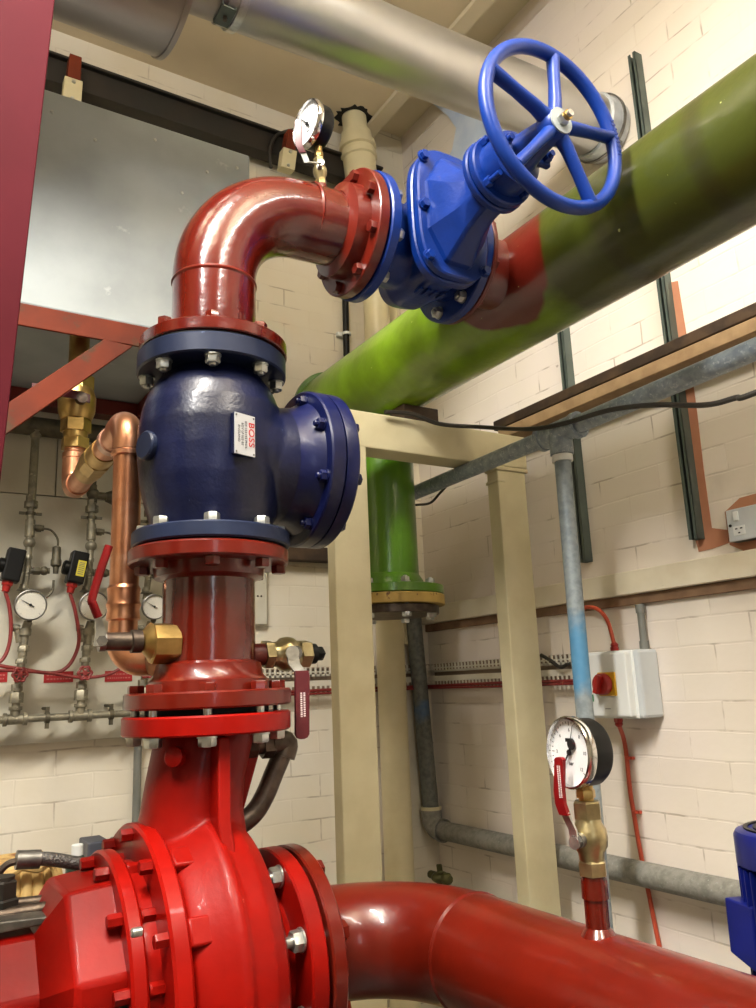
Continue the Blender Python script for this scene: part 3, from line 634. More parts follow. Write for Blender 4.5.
# ------------------------------------------------------------------ cream frame
FY = 1.92
HXS = 1.34
t = thing('pipe_support_frame', 'cream painted steel portal frame under the green pipe', 'support frame', (1.4, FY, 0))
a, b = on(344.5, 880, 1, FY).x, on(383, 880, 1, FY).x; dpt = on(336, 880, 0, a).y-FY
bz1 = on(400, 417, 1, FY).z; bz0 = on(400, 452, 1, FY).z
c, d_ = on(529, 890, 1, FY).x, on(560, 895, 1, FY).x
m = MB(); m.bb((a, FY, 0), (b, FY+dpt, bz0+.02)); part('post', m, M_CREAM, t, bevel=.004, smooth=False)
m = MB(); m.bb((c, FY, 0), (d_, FY+.055, bz0-.001)); part('post', m, M_CREAM, t, bevel=.004, smooth=False)
m = MB(); m.bb((a, FY-.001, bz0), (d_+.012, FY+.09, bz1)); part('top_beam', m, M_CREAM, t, bevel=.004, smooth=False)
m = MB(); m.bb((HXS-.03, FY+.005, bz1-.0005), (HXS+.10, FY+.085, 2.334)); part('packing_block', m, M_BROWN, t, bevel=.003, smooth=False)
m = MB(); m.bb((c-.004, FY-.004, bz0-.055), (c+.03, FY+.06, bz0-.045)); m.bb((c-.006, FY-.006, bz0-.015), (d_+.01, FY+.06, bz0-.002)); part('weld_cap', m, M_CREAM, t, bevel=.003, smooth=False)

# ------------------------------------------------------------------ green header
HX, HZ, HR = 1.34, 2.468, .136
t = thing('green_header_pipe', 'big green header pipe with red branch and flanged drop to the floor', 'pipe', (HX, 1.5, HZ-HR))
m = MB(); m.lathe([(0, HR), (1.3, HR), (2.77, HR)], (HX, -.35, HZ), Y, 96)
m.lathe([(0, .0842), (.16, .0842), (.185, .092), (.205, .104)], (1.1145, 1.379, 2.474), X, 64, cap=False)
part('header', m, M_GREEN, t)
ey = 2.42
m = MB(); m.ring((HX, ey, HZ), Y, .02, .152, 0, .022, 64); part('blind_end', m, M_GREENL if False else M_GREEND, t)
dy = 2.20; dx = on(386, 560, 1, dy).x
fz = on(384, 597, 1, dy).z
m = MB(); m.cyl((dx, dy, fz+.03), (dx, dy, HZ-.05), .105, seg=64); m.lathe([(0, .125), (.02, .118), (.04, .105)], (dx, dy, fz+.028), Z, 64, cap=False); part('drop_pipe', m, M_GREEND, t)
m = MB(); m.ring((dx, dy, fz), Z, .05, .182, 0, .028, 72); part('drop_flange', m, M_GREEND, t)
m = MB(); m.ring((dx, dy, fz-.034), Z, .05, .184, 0, .032, 72); part('yellow_flange', m, M_YELF, t, label='yellow flange with rusty chips')
m = MB(); m.ring((dx, dy, fz-.062), Z, .0, .164, 0, .026, 72); part('lower_ring', m, M_DSTEEL, t)
bolts(t, (dx, dy, fz-.062), Z, .148, 8, .092, .015, .013, M_ZINC, M_ZINC, V((-dx, -dy, 0)), half=True)
m = MB(); m.ring((1.1145, 1.379, 2.474), X, .06, .1405, 0, .012, 64); part('branch_flange', m, M_ORED, t, label='dark red branch flange')
m = MB(); m.lathe([(0, .084), (.0, .102), (.012, .102), (.012, .084)], (1.126, 1.379, 2.474), X, 48, closed=True); part('branch_collar', m, M_ORED, t)

# ------------------------------------------------------------------ main riser
AX, AY = .497, 1.379
A = V((AX, AY, 0)); REF = V((-AX, -AY, 0))
FR = .1425
def P3(x, y, z): return V((x, y, z))
GZ = 2.49
# upper elbow
BR = .19; z0 = GZ-BR
AX0 = AX; AX = AX0+.009; GZ = 2.474; RP = .0800; z0 = GZ-BR-.004; DZL = -.022
t = thing('red_pipe_elbow', 'glossy brick red pipe elbow on top of the navy check valve', 'pipe elbow', (AX, AY, 2.142))
pts = [V((AX, AY, 2.140)), V((AX, AY, z0))]+arc((AX+BR, AY, z0), -X, Z, BR, 0, PI/2, 24)[1:]+[V((.812, AY, GZ))]
m = MB(); m.tube(pts, RP, 64, cap=False); part('pipe', m, M_REDW, t, ang=60)
m = MB(); m.lathe([(0, RP), (.004, RP+.0024), (.009, RP)], (AX, AY, z0-.012), Z, 64, cap=False); part('weld_seam', m, M_RED, t)
m = MB(); m.lathe([(0, RP), (.004, RP+.0024), (.009, RP)], (AX+BR+.012, AY, GZ), X, 64, cap=False); part('weld_seam', m, M_RED, t)
m = MB(); m.ring((AX, AY, 2.142+DZL), Z, .07, FR-.004, 0, .024, 72); m.lathe([(0, .103), (.012, .094), (.016, .080)], (AX, AY, 2.166+DZL), Z, 64, cap=False); part('flange', m, M_REDW, t)
m = MB(); m.ring((.812, AY, GZ), X, .07, FR-.003, 0, .024, 72); m.lathe([(0, .080), (.01, .102), (.042, .104)], (.771, AY, GZ), X, 64, cap=False); part('flange', m, M_REDP, t)

# navy check valve
AX = AX0+.006
CZC = 1.920
t = thing('check_valve', 'navy blue cast check valve with a name plate in the riser', 'valve', (AX, AY, 1.757))
cz = 1.938
m = MB()
prof = [(-.19, .100), (-.165, .104), (-.14, .111), (-.11, .120), (-.07, .129), (-.02, .134), (.03, .134), (.07, .127), (.10, .116), (.12, .104), (.135, .093), (.15, .086), (.17, .085)]
m.lathe(prof, (AX, AY, cz), Z, 64)
m.cyl((AX, AY, CZC), (AX+.185, AY, CZC), .112, .114, 64)
m.sphere((AX+.045, AY, cz-.01), .122, 48)
part('body', m, M_NAVY, t, voxel=.004, sm=5)
m = MB(); m.ring((AX, AY, 1.750), Z, .07, FR-.002, 0, .028, 72, .003); part('flange', m, M_NAVYF, t)
m = MB(); m.ring((AX, AY, 2.077), Z, .07, FR-.004, 0, .038, 72, .003); part('flange', m, M_NAVYF, t)
m = MB(); m.ring((AX, AY, 1.7465), Z, .07, FR-.012, 0, .0032, 64, .001); part('gasket', m, M_RUBBER, t)
m = MB(); m.ring((AX, AY, 2.1152), Z, .07, FR-.010, 0, .0045, 64, .001); part('gasket', m, M_RUBBER, t)
cx0 = AX+.172
m = MB(); m.ring((cx0, AY, CZC), X, .09, .154, 0, .030, 72, .003); m.lathe([(0, .114), (.025, .118), (.047, .132)], (cx0-.045, AY, CZC), X, 64, cap=False); part('cover_flange', m, M_NAVYC, t)
m = MB(); m.lathe([(0, .153), (.003, .154), (.024, .154), (.028, .150), (.030, .11)], (cx0+.0315, AY, CZC), X, 72); part('cover_plate', m, M_NAVYC, t)
bolts(t, (cx0+.0617, AY, CZC), -X, .132, 8, .0615, .012, .010, M_NAVYC, M_NAVYC, V((0, -.34, .94)), tail=.010)
# plug on the left
pc = V((AX-.112, AY-.030, cz-.018)); dv = V((-.95, -.3, .03)).normalized()
m = MB(); m.lathe([(-.03, .032), (.004, .032), (.010, .028), (.010, .026), (.024, .026), (.027, .023)], pc, dv, 32); part('plug', m, M_NAVYF, t)
# name plate facing the camera side
nd = V((on(243, 435, 1, AY-.135)-V((AX, AY, cz)))); nd.z = 0
nn = V((.30, -.954, 0)).normalized(); rr = V((nn.y*-1, nn.x, 0)); rr = Z.cross(nn).normalized()
c1 = on(244, 435, 1, AY-.139)
m = MB(); m.box(c1-nn*.004, (.046, .075, .010), (rr, Z, nn)); part('plate_boss', m, M_NAVY, t, bevel=.002, smooth=False)
m = MB(); m.box(c1+nn*.002, (.044, .073, .002), (rr, Z, nn)); npl = part('name_plate', m, M_PLATE, t, smooth=False)
rd = -Z; uu = rr
BASE[npl] = BASE[t]
text('BOSS', .0175, c1+nn*.0032+rr*.0135+Z*.002, rd, uu, M_REDINK, npl, sx=1.12, thick=.0005)
text('BS5 153:152 PN16', .0065, c1+nn*.0032+rr*.0015, rd, uu, M_GREYINK, npl, sx=1.0, thick=.0003)
text('BDY LF 022 BS', .0065, c1+nn*.0032-rr*.006, rd, uu, M_GREYINK, npl, thick=.0003)
text('ENGLAND', .0065, c1+nn*.0032-rr*.0135, rd, uu, M_GREYINK, npl, thick=.0003)
m = MB()
for i in (-1, 1):
    for j in (-1, 1): m.lathe([(0, .0018), (.001, .0015)], c1+nn*.003+rr*(.019*i)+Z*(.0325*j), nn, 10)
part('rivets', m, M_STEEL, npl)
bolts(t, (AX, AY, 2.144), -Z, .120, 8, .0665, .0135, .014, M_REDW, M_ZINC, REF, tail=.007)
bolts(t, (AX, AY, 1.719), Z, .120, 8, .0570, .0135, .014, M_RED, M_ZINC, REF, tail=.0)

# spool piece
AX = AX0+.002
t = thing('red_spool_piece', 'glossy brick red flanged spool pipe below the navy check valve', 'pipe', (AX, AY, 1.472))
m = MB(); m.lathe([(0, .081), (.2, .081), (.252, .081)], (AX, AY, 1.475), Z, 72, cap=False); part('pipe', m, M_REDW, t)
m = MB(); m.ring((AX, AY, 1.7195), Z, .07, FR-.001, 0, .0265, 72, .003); m.lathe([(-.028, .081), (-.022, .096), (0, .100)], (AX, AY, 1.7195), Z, 64, cap=False); part('flange', m, M_RED, t)
m = MB(); m.ring((AX, AY, 1.474), Z, .07, FR, 0, .0275, 72, .003); m.lathe([(0, .104), (.018, .102), (.026, .094), (.046, .090), (.050, .081)], (AX, AY, 1.5015), Z, 64, cap=False); part('flange', m, M_RED, t)
m = MB(); m.cyl((AX+.075, AY, 1.562), (AX+.108, AY, 1.562), .020, seg=28); part('branch_socket', m, M_ORED, t); 

# ------------------------------------------------------------------ gate valve
t = thing('gate_valve', 'bright blue gate valve with a spoked handwheel joining the green pipe', 'valve', (1.0, AY, 2.33))
AX = AX0; GCX = .992
GX0, GX1 = .8405, 1.112
gc = V((1.0, AY, GZ))
m = MB(); m.ring((GX0, AY, GZ), X, .07, FR, 0, .024, 72, .003); part('flange', m, M_BLUE, t)
m = MB(); m.ring((GX1-.024, AY, GZ), X, .07, FR, 0, .024, 72, .003); part('flange', m, M_BLUE, t)
m = MB(); m.ring((.8363, AY, GZ), X, .07, FR-.014, 0, .0042, 64, .001); part('gasket', m, M_RUBBER, t)
m = MB(); m.cyl((GX0+.01, AY, GZ), (GX1-.01, AY, GZ), .094, seg=64)
def oval(cx, y, cz, hx, hz, n=40, p=3.0):
    out = []
    for i in range(n):
        a = 2*PI*i/n; c_, s_ = math.cos(a), math.sin(a)
        out.append(V((cx+hx*math.copysign(abs(c_)**(2/p), c_), y, cz+hz*math.copysign(abs(s_)**(2/p), s_))))
    return out
m.rings([oval(1.0, y_, GZ, hx, hz) for y_, hx, hz in ((1.50, .03, .06), (1.485, .05, .09), (1.44, .062, .112), (1.36, .066, .120), (1.27, .066, .120))])
part('body', m, M_BLUE, t, voxel=.004, sm=4)
py_ = 1.272; BZ = GZ+.014
m = MB(); m.rings([oval(GCX, y_, BZ, hx, hz, 48, 3.2) for y_, hx, hz in ((py_, .091, .149), (py_-.003, .094, .152), (py_-.019, .094, .152), (py_-.022, .091, .149))]); m.rings([oval(GCX, y_, BZ, hx, hz, 48, 3.2) for y_, hx, hz in ((py_-.024, .089, .147), (py_-.027, .092, .150), (py_-.041, .092, .150), (py_-.044, .088, .146))]); part('bonnet_flange', m, M_BLUE, t)
yb_ = py_-.040
def octb(y, hx, hz, zc=0, xc=0):
    k = .45
    return [V((GCX+xc+sx_*hx, y, BZ+zc+sz_*hz)) for sx_, sz_ in ((1, k), (k, 1), (-k, 1), (-1, k), (-1, -k), (-k, -1), (k, -1), (1, -k))]
m = MB(); m.rings([octb(yb_+.01, .074, .128), octb(yb_-.015, .072, .122), octb(yb_-.065, .050, .074, -.008), octb(yb_-.10, .045, .050, -.012, .004), octb(yb_-.135, .045, .046, -.006, .008)]); part('bonnet', m, M_BLUE, t, bevel=.006, ang=20)
SZ = 2.503
for (i, j) in ((-1, -1), (-1, 1), (1, -1), (1, 1), (-1.08, 0), (1.08, 0)):
    q = V((GCX+i*.074, yb_-.004, BZ+j*.118)); m = MB(); m.lathe([(0, .014), (.004, .013)], q, -Y, 20); m.hexp(q, -Y, .0105, .004, .013); part('bonnet_bolt', m, M_BLUE, t)
gy = yb_-.125
m = MB(); m.ring((1.0, gy, SZ), -Y, .01, .078, 0, .016, 48, .003); m.ring((1.0, gy-.018, SZ), -Y, .01, .076, 0, .018, 48, .003); part('gland_flange', m, M_BLUE, t)
m = MB(); m.lathe([(0, .060), (.045, .058), (.055, .040), (.075, .034), (.12, .028), (.145, .024)], (1.0, gy-.034, SZ), -Y, 36); part('gland_housing', m, M_BLUE, t)
for k in range(4):
    a = PI/4+k*PI/2; q = V((1.0+math.cos(a)*.064, gy-.036, SZ+math.sin(a)*.064)); m = MB(); m.lathe([(0, .006), (.04, .006)], q, -Y, 12); m.hexp(q, -Y, .011, .0, .012); part('gland_bolt', m, M_BLUE, t)
m = MB(); m.box((1.0, gy-.098, SZ), (.13, .014, .032)); part('gland_yoke', m, M_BLUE, t, bevel=.004)
for s in (-1, 1): m = MB(); m.cyl((1.0+s*.052, gy-.03, SZ), (1.0+s*.052, gy-.125, SZ), .0065, seg=12); m.hexp((1.0+s*.052, gy-.105, SZ), -Y, .0115, 0, .011); part('gland_stud', m, M_BLUE, t)
WY, HYb = .926, .905
m = MB(); m.cyl((1.0, gy-.15, SZ), (1.0, .886, SZ), .0095, seg=20); part('stem', m, M_BRASS, t)
WR = .162
w = thing  # handwheel built as a part with its own sub-parts
m = MB(); m.tube([V((1.0+math.cos(a)*WR, WY, SZ+math.sin(a)*WR)) for a in [2*PI*i/72 for i in range(72)]], .0135, 16, closed=True)
hw = part('handwheel', m, M_WHEEL, t)
m = MB(); m.lathe([(0, .022), (.004, .031), (.030, .031), (.036, .027)], (1.0, .944, SZ), -Y, 36); part('hub', m, M_WHEEL, hw)
for k in range(5):
    a = math.radians(84+72*k); u_ = V((math.cos(a), 0, math.sin(a)))
    c0 = V((1.0, HYb+.018, SZ))
    m = MB(); m.tube([c0+u_*.024, c0+u_*.05-Y*.002, c0+u_*.10+Y*.000, V((1.0, WY, SZ))+u_*(WR-.006)], [.016, .0145, .013, .0145], 14, flat=(1, .8)); part('spoke', m, M_WHEEL, hw)
m = MB(); m.lathe([(0, .026), (.003, .026)], (1.0, .9075, SZ), -Y, 30); part('washer', m, M_GALV, hw)
m = MB(); m.hexp((1.0, .9045, SZ), -Y, .0125, 0, .012); m.cyl((1.0, .9045, SZ), (1.0, .880, SZ), .0065, seg=14); part('hub_nut', m, M_ZINC, hw)
# raised marks on the rim
m = MB()
for k in range(9):
    a = math.radians(22-k*3.2); q = V((1.0+math.cos(a)*WR, WY-.0125, SZ+math.sin(a)*WR)); tv = V((-math.sin(a), 0, math.cos(a)))
    m.box(q, (.003, .010, .003), (tv, V((math.cos(a), 0, math.sin(a))), Y))
part('raised_rim_marks', m, M_WHEEL, hw)
bolts(t, (.812, AY, GZ), X, .120, 8, .0525, .0135, .013, M_REDP, M_ZINC, Z, half=True, tail=.006)
bolts(t, (1.126, AY, GZ), -X, .120, 8, .039, .0135, .013, M_ORED, M_ZINC, Z, half=True, tail=.008)
m = MB()
for k in range(4): m.box((.965+k*.020, 1.335, GZ-.122), (.010, .028, .006))
part('cast_marks', m, M_BLUE, t, bevel=.001)
# ------------------------------------------------------------------ gauges and ball valves
def bar(mb, pts, wd, w, th):
    """flat strip through pts, wd = width direction, rounded ends by narrowing"""
    P = [V(p) for p in pts]; wd = V(wd).normalized(); R = []
    ws = w if isinstance(w, (list, tuple)) else [w]*len(P)
    for i, p in enumerate(P):
        a, b = P[max(i-1, 0)], P[min(i+1, len(P)-1)]; t_ = (b-a).normalized(); n = t_.cross(wd).normalized(); q = wd*(ws[i]/2); h = n*(th/2)
        R.append([p-q-h, p+q-h, p+q+h, p-q+h])
    return mb.rings(R)
def gauge(label, c, nrm, R, dep, body, bez, dialm, needle, stem, fancy=True, group=None, name='pressure_gauge', up=Z, blob=False, base=None):
    c = V(c); n = V(nrm).normalized(); u = (up-n*up.dot(n)).normalized(); rt = u.cross(n)
    t = thing(name, label, 'gauge', base or c-Z*R, group)
    m = MB(); m.lathe([(0, R*.86), (.006, R*.93), (dep*.8, R*.94), (dep, R*.97)], c-n*dep, n, 56); part('case', m, body, t)
    m = MB(); m.lathe([(-.006, R*.95), (-.006, R), (.003, R*1.01), (.007, R*.98), (.008, R*.93), (.002, R*.905), (-.002, R*.905)], c, n, 64, closed=True); part('bezel', m, bez, t)
    m = MB(); m.lathe([(.0002, R*.93), (.0015, R*.93)], c-n*.001, n, 56); dl = part('dial', m, dialm, t)
    f = c+n*.0008
    m = MB(); N_ = 31 if fancy else 11
    for k in range(N_):
        a = math.radians(225-270*k/(N_-1)); d_ = rt*math.cos(a)+u*math.sin(a); big = k % 5 == 0
        m.box(f+d_*R*(.80 if big else .83), (R*(.12 if big else .06), R*.018, .0004), (d_, n.cross(d_), n))
    part('graduations', m, M_INK, dl)
    if fancy:
        for k, s in enumerate(('0', '2', '4', '6', '8', '10', '12')):
            a = math.radians(225-45*k); text(s, R*.14, f+(rt*math.cos(a)+u*math.sin(a))*R*.62, rt, u, M_GREYINK, dl, thick=.0002)
        text('bar', R*.16, f-u*R*.30, rt, u, M_INK, dl, thick=.0002)
    a = math.radians(needle); d_ = rt*math.cos(a)+u*math.sin(a)
    m = MB(); q = f+n*.003; bar(m, [q-d_*R*.25, q, q+d_*R*.74], n.cross(d_), [R*.07, R*.06, R*.012], .0008); m.lathe([(0, R*.09), (.002, R*.08)], q-n*.001, n, 16); part('needle', m, M_INK, t)
    if blob:
        a2 = math.radians(72); d2 = rt*math.cos(a2)+u*math.sin(a2)
        m = MB(); bar(m, [q, q+d2*R*.8], n.cross(d2), [R*.03, R*.01], .0008); m.lathe([(0, R*.16), (.003, R*.14)], q+d2*R*.25-n*.001+rt*R*.06, n, 16); m.box(q+d2*R*.36-rt*R*.06, (R*.30, R*.10, .002), (rt, u, n)); part('set_pointer', m, M_INK, t)
    m = MB(); m.lathe([(0, R*.915), (.001, R*.915)], c+n*.005, n, 48); part('glass', m, M_GLASS, t)
    s0, s1, sr, sm_ = stem
    m = MB(); m.hexp(V(s0), (V(s1)-V(s0)), sr*1.25, .004, .016); m.cyl(s0, s1, sr, seg=20); part('stem', m, sm_, t)
    return t
def ballvalve(label, p0, p1, r, sd, levers, gm, bm=M_NICK, group=None, w=.016, name='ball_valve', hub=True):
    p0, p1 = V(p0), V(p1); d = (p1-p0); L_ = d.length; d.normalize(); sd = V(sd).normalized(); mid = (p0+p1)/2
    t = thing(name, label, 'valve', (min(p0.x, p1.x), p0.y, min(p0.z, p1.z)), group)
    m = MB(); m.hexp(p0, d, r*1.12, 0, L_*.20, .2); m.lathe([(L_*.18, r*.92), (L_*.3, r*1.0), (L_*.38, r*1.28), (L_*.5, r*1.36), (L_*.62, r*1.28), (L_*.7, r*1.0), (L_*.8, r*.95)], p0, d, 36); m.hexp(p0+d*L_*.76, d, r*1.12, 0, L_*.24, .2); part('body', m, bm, t)
    m = MB(); m.cyl(mid+sd*r*.9, mid+sd*(r*1.75), r*.55, seg=20); m.hexp(mid+sd*r*1.7, sd, r*.5, 0, .006); part('stem_nut', m, M_STEEL, t)
    m = MB(); bar(m, levers[0], d if len(levers) < 3 else levers[2], w*.95, .0028); m.lathe([(0, w*.55), (.003, w*.55)], levers[0][0], sd, 16); part('lever', m, M_ZINC, t)
    g = levers[1]; m = MB(); n = len(g); bar(m, [g[0]]+[g[0].lerp(g[1], .03)]+list(g[1:-1])+[g[-2].lerp(g[-1], .93), g[-2].lerp(g[-1], .98), g[-1]], d if len(levers) < 3 else levers[2], [w*.9, w*1.1]+[w*1.15]*(n-2)+[w*1.1, w*.8, w*.3], .0065); part('grip', m, gm, t, bevel=.0015, label='coloured rubber grip')
    return t

# upper gauge on the elbow
gx = on(321, 178, 1, AY).x
gcn = on(313, 126, 1, AY)
gt_ = thing
zt1 = GZ+.079
gb1 = V((gx, AY, zt1-.004)); gc1 = V((gcn.x, AY, gcn.z))
mm_ = V((gx, AY, zt1+.02))
vt = V((gx-.004, AY, gc1.z-.078))
piv = V((gx-.004, AY-.028, (mm_.z+vt.z)/2)); 
ballvalve('small brass ball valve with maroon lever on the upper red elbow', mm_, vt, .0115, -Y+X*-.6, ([piv+X*-.01, on(307, 162, 1, AY-.03), on(303, 152, 1, AY-.03)], [on(303, 153, 1, AY-.03), on(299, 145, 1, AY-.03), on(298, 120, 1, AY-.03)], V((.8, -.6, 0))), M_LEVM, w=.013)
m = MB(); m.cyl(gb1, mm_, .012, seg=20); m.lathe([(0, .016), (.012, .013)], gb1, Z, 20); tag(part('gauge_boss', m, M_ORED), 'small red threaded boss on top of the upper elbow', 'pipe fitting')
gauge('dial pressure gauge with black case above the upper red elbow', gc1+X*-.012, V((-1, -.12, .0)), .054, .038, M_BLACK, M_CHROME, M_DIAL, 130, (vt, V((gx-.004, AY, gc1.z-.048)), .008, M_BRASS), fancy=True)

# right ball valve on the spool
vz = 1.562
ys = AY
xr0 = AX+.105; xr1 = on(309, 655, 1, AY).x
pv = on(292, 654, 1, AY-.045)
ballvalve('nickel ball valve with hanging maroon lever right of the red spool', V((xr0, AY, vz)), V((xr1, AY, vz)), .0235, -Y, ([V((pv.x, AY-.045, vz)), on(294, 664, 1, AY-.045), on(301, 673, 1, AY-.052)], [on(301, 671, 1, AY-.052), on(302, 676, 1, AY-.054), on(302, 739, 1, AY-.054)], X), M_LEVM, w=.024)
bv = [o for o in COL.objects if o.get('label', '').startswith('nickel ball valve')][0]
m = MB(); m.lathe([(0, .019), (.012, .019)], (xr1, AY, vz), X, 24); m.hexp((xr1+.012, AY, vz), X, .013, 0, .018, n=4); part('end_plug', m, M_BLACK, bv)
lt, lb_ = on(302, 690, 1, AY-.0577), on(302, 722, 1, AY-.0577)
marks('lettering', lt.lerp(lb_, .5)+X*.002, -Z, X, .046, 2, .0035, M_WHINK, bv, -Y)

# left stop valve on the spool
t = thing('stop_valve', 'small stop valve with long red lever left of the red spool', 'valve', (.25, AY, 1.58))
zl = on(150, 642, 1, AY).z; yl_ = AY-.02
def LX(px, py=640): return on(px, py, 1, yl_).x
m = MB(); m.hexp((LX(176), yl_, zl-.004), -X, .035, 0, LX(176)-LX(150), .2, 8); m.lathe([(0, .031), (.006, .026), (LX(150)-LX(140), .012)], (LX(150), yl_, zl), -X, 28); part('brass_adapter', m, M_BRASS, t, label='pale brass hexagon adapter')
m = MB(); m.lathe([(0, .0165), (0, .019), (.016, .019), (.018, .0155), (LX(141)-LX(104), .0145)], (LX(141), yl_, zl), -X, 28); part('barrel', m, M_DSTEEL, t)
m = MB(); m.lathe([(0, .016), (.010, .016)], (LX(105), yl_, zl), -X, 20); m.hexp((LX(104)-.008, yl_-.004, zl), -Y, .010, 0, .018); part('stem_end', m, M_STEEL, t)
m = MB(); bar(m, [on(98, 646, 1, yl_-.02), on(101, 632, 1, yl_-.02), on(98, 618, 1, yl_-.024), on(96, 612, 1, yl_-.026)], X, [.014, .016, .010, .010], .004); part('lever', m, M_ZINC, t)
m = MB(); P = [on(98, 617, 1, yl_-.026), on(93, 604, 1, yl_-.03), on(92, 599, 1, yl_-.03), on(100, 572, 1, yl_-.03), on(109, 546, 1, yl_-.03)]; m.tube(smooth_path(P, 4), .0068, 14); part('grip', m, M_LEVR, t, label='red plastic lever sleeve')

# copper pipe
CY = 1.5; cpx = on(126, 520, 1, CY).x; ctop = on(127, 430, 1, CY).z; CR = .0262
zc2 = ctop+.02
yb2 = 2.1; zt2 = on(75, 490, 1, yb2).z
hx = on(74, 470, 1, yb2).x
t = thing('copper_pipe', 'bright copper pipe looping from the tank valve down behind the spool', 'pipe', (cpx, CY, 1.55))
zbot = on(125, 655, 1, CY).z
pts = [V((cpx, CY, zbot+.03)), V((cpx, CY, zc2-.05))]
m = MB(); m.tube(pts, CR, 32); part('vertical_run', m, M_COPPER, t)
ev = V((hx-cpx, yb2-CY, 0)); evn = V((hx-cpx, yb2-CY, zt2-zc2)).normalized(); evh = V((ev.x, ev.y, 0)).normalized()
m = MB(); m.tube([V((cpx, CY, zc2-.062))]+[V((cpx, CY, zc2-.05))+evh*(.05-.05*math.cos(a))+Z*(.05*math.sin(a)) for a in [PI/2*i/10 for i in range(11)]]+[V((cpx, CY, zc2))+evn*.075], CR*1.12, 32)
m.ring((cpx, CY, zc2-.075), Z, CR, CR*1.2, 0, .012, 32); part('elbow', m, M_COPPER, t)
q0, q1 = V((cpx, CY, zc2))+evn*.06, V((hx, yb2, zt2))-evn*.03
m = MB(); m.tube([q0, q1], CR, 32); part('sloping_run', m, M_COPPER, t)
m = MB(); L_ = (q1-q0).length; m.lathe([(L_*.15, CR*1.1), (L_*.15+.02, CR*1.14), (L_*.15+.03, CR*1.05)], q0, q1-q0, 32); part('solder_joint', m, M_SOLDER, t)
m = MB(); m.hexp(q0+(q1-q0)*.42, (q1-q0), CR*1.3, 0, L_*.14, .3, 8); m.lathe([(L_*.30, CR*1.08), (L_*.44, CR*1.2), (L_*.60, CR*1.2), (L_*.70, CR*1.08)], q0, q1-q0, 32); part('brass_union', m, M_BRASS, t)
bz = V((hx, yb2, zt2))
m = MB(); m.tube([bz-evn*.07, bz-evn*.045]+[bz-evn*.04+evn*(.04*math.sin(a))+Z*(.04-.04*math.cos(a)) for a in [PI/2*i/8 for i in range(1, 9)]]+[bz+Z*.08], CR*1.12, 32); part('lower_elbow', m, M_COPPER, t)
m = MB(); m.tube([bz+Z*.07, bz+Z*.115], CR, 32); m.lathe([(.078, CR*1.0), (.082, CR*1.16), (.095, CR*1.16), (.10, CR)], bz, Z, 32, cap=False); part('riser', m, M_COPPER, t)
m = MB(); z1 = zbot+.03; dxy = V((.75, -.66, 0)).normalized()
m.tube([V((cpx, CY, z1+.01))]+[V((cpx, CY, z1))+dxy*(.04-.04*math.cos(a))-Z*(.04*math.sin(a)) for a in [PI/2*i/8 for i in range(9)]]+[V((cpx, CY, z1-.04))+dxy*.058], CR*1.12, 32); zc3 = on(125, 605, 1, CY).z
m.lathe([(-.03, CR), (-.027, CR*1.18), (-.01, CR*1.08), (0, CR*1.2), (.008, CR*1.08), (.03, CR*1.14), (.036, CR)], (cpx, CY, zc3), Z, 32, cap=False); part('bottom_elbow', m, M_COPPER, t)
# brass valve under the tank
t = thing('tank_outlet_valve', 'brass valve under the tank feeding the copper pipe', 'valve', bz+Z*.11)
b_ = bz+Z*.108
m = MB(); m.hexp(b_, Z, .036, 0, .03); m.lathe([(.028, .030), (.05, .031)], b_, Z, 28); m.hexp(b_+Z*.045, Z, .038, 0, .035, .3); m.lathe([(.078, .038), (.10, .046), (.14, .048), (.165, .040)], b_, Z, 28); m.hexp(b_+Z*.16, Z, .042, 0, .04, .1); m.cyl(b_+Z*.19, V((b_.x, b_.y, zb-.002)), .026, seg=24); part('body', m, M_BRASS, t)
m = MB(); m.cyl(b_+Z*.12, b_+Z*.12-Y*.065, .014, seg=16); part('spindle', m, M_DSTEEL, t)
m = MB(); bar(m, [b_+Z*.12-Y*.06+X*.02, b_+Z*.125-Y*.062, b_+Z*.13-Y*.06-X*.12], Z, .022, .005); part('lever', m, M_LEVM, t)

# ------------------------------------------------------------------ pump
PZ = 1.06
t = thing('centrifugal_pump', 'large bright red centrifugal pump filling the lower left', 'pump', (AX, AY, .75))
pcn = V((AX, AY, PZ))
m = MB()
m.lathe([(-.10, .205), (-.09, .222), (-.08, .228), (-.065, .236), (-.042, .250), (-.034, .256), (-.022, .256), (-.018, .250), (.018, .244), (.045, .224), (.062, .19), (.075, .15), (.09, .118), (.105, .110), (.125, .112)], pcn, X, 96)
# discharge neck
R_ = []
for z_, rx, ry, cxo in ((1.445, .084, .080, 0), (1.41, .084, .080, -.008), (1.36, .082, .082, -.02), (1.31, .084, .084, -.026), (1.27, .092, .088, -.028), (1.22, .104, .092, -.024), (1.16, .12, .095, -.02)):
    R_.append([V((AX+cxo+math.cos(a)*rx, AY+math.sin(a)*ry, z_)) for a in [2*PI*i/48 for i in range(48)]])
m.rings(R_)
part('volute_casing', m, M_PUMP, t, voxel=.0045, sm=3)
m = MB(); gy0 = AY-.105
m.prism([(AX-.022, AY-.07, 1.432), (AX-.022, AY-.112, 1.428), (AX-.026, AY-.125, 1.30), (AX-.028, AY-.165, 1.225), (AX-.028, AY, 1.21), (AX-.022, AY, 1.432)], (.021, 0, 0)); part('gusset_rib', m, M_PUMP, t, bevel=.003)
m = MB(); m.prism([(AX+.03, AY-.012, 1.432), (AX+.105, AY-.012, 1.432), (AX+.062, AY-.012, 1.30), (AX+.03, AY-.012, 1.25)], (0, .024, 0)); part('gusset_rib', m, M_PUMP, t, bevel=.003)
m = MB(); m.ring((AX, AY, 1.432), Z, .07, FR, 0, .032, 72, .003); part('discharge_flange', m, M_PUMPF, t)
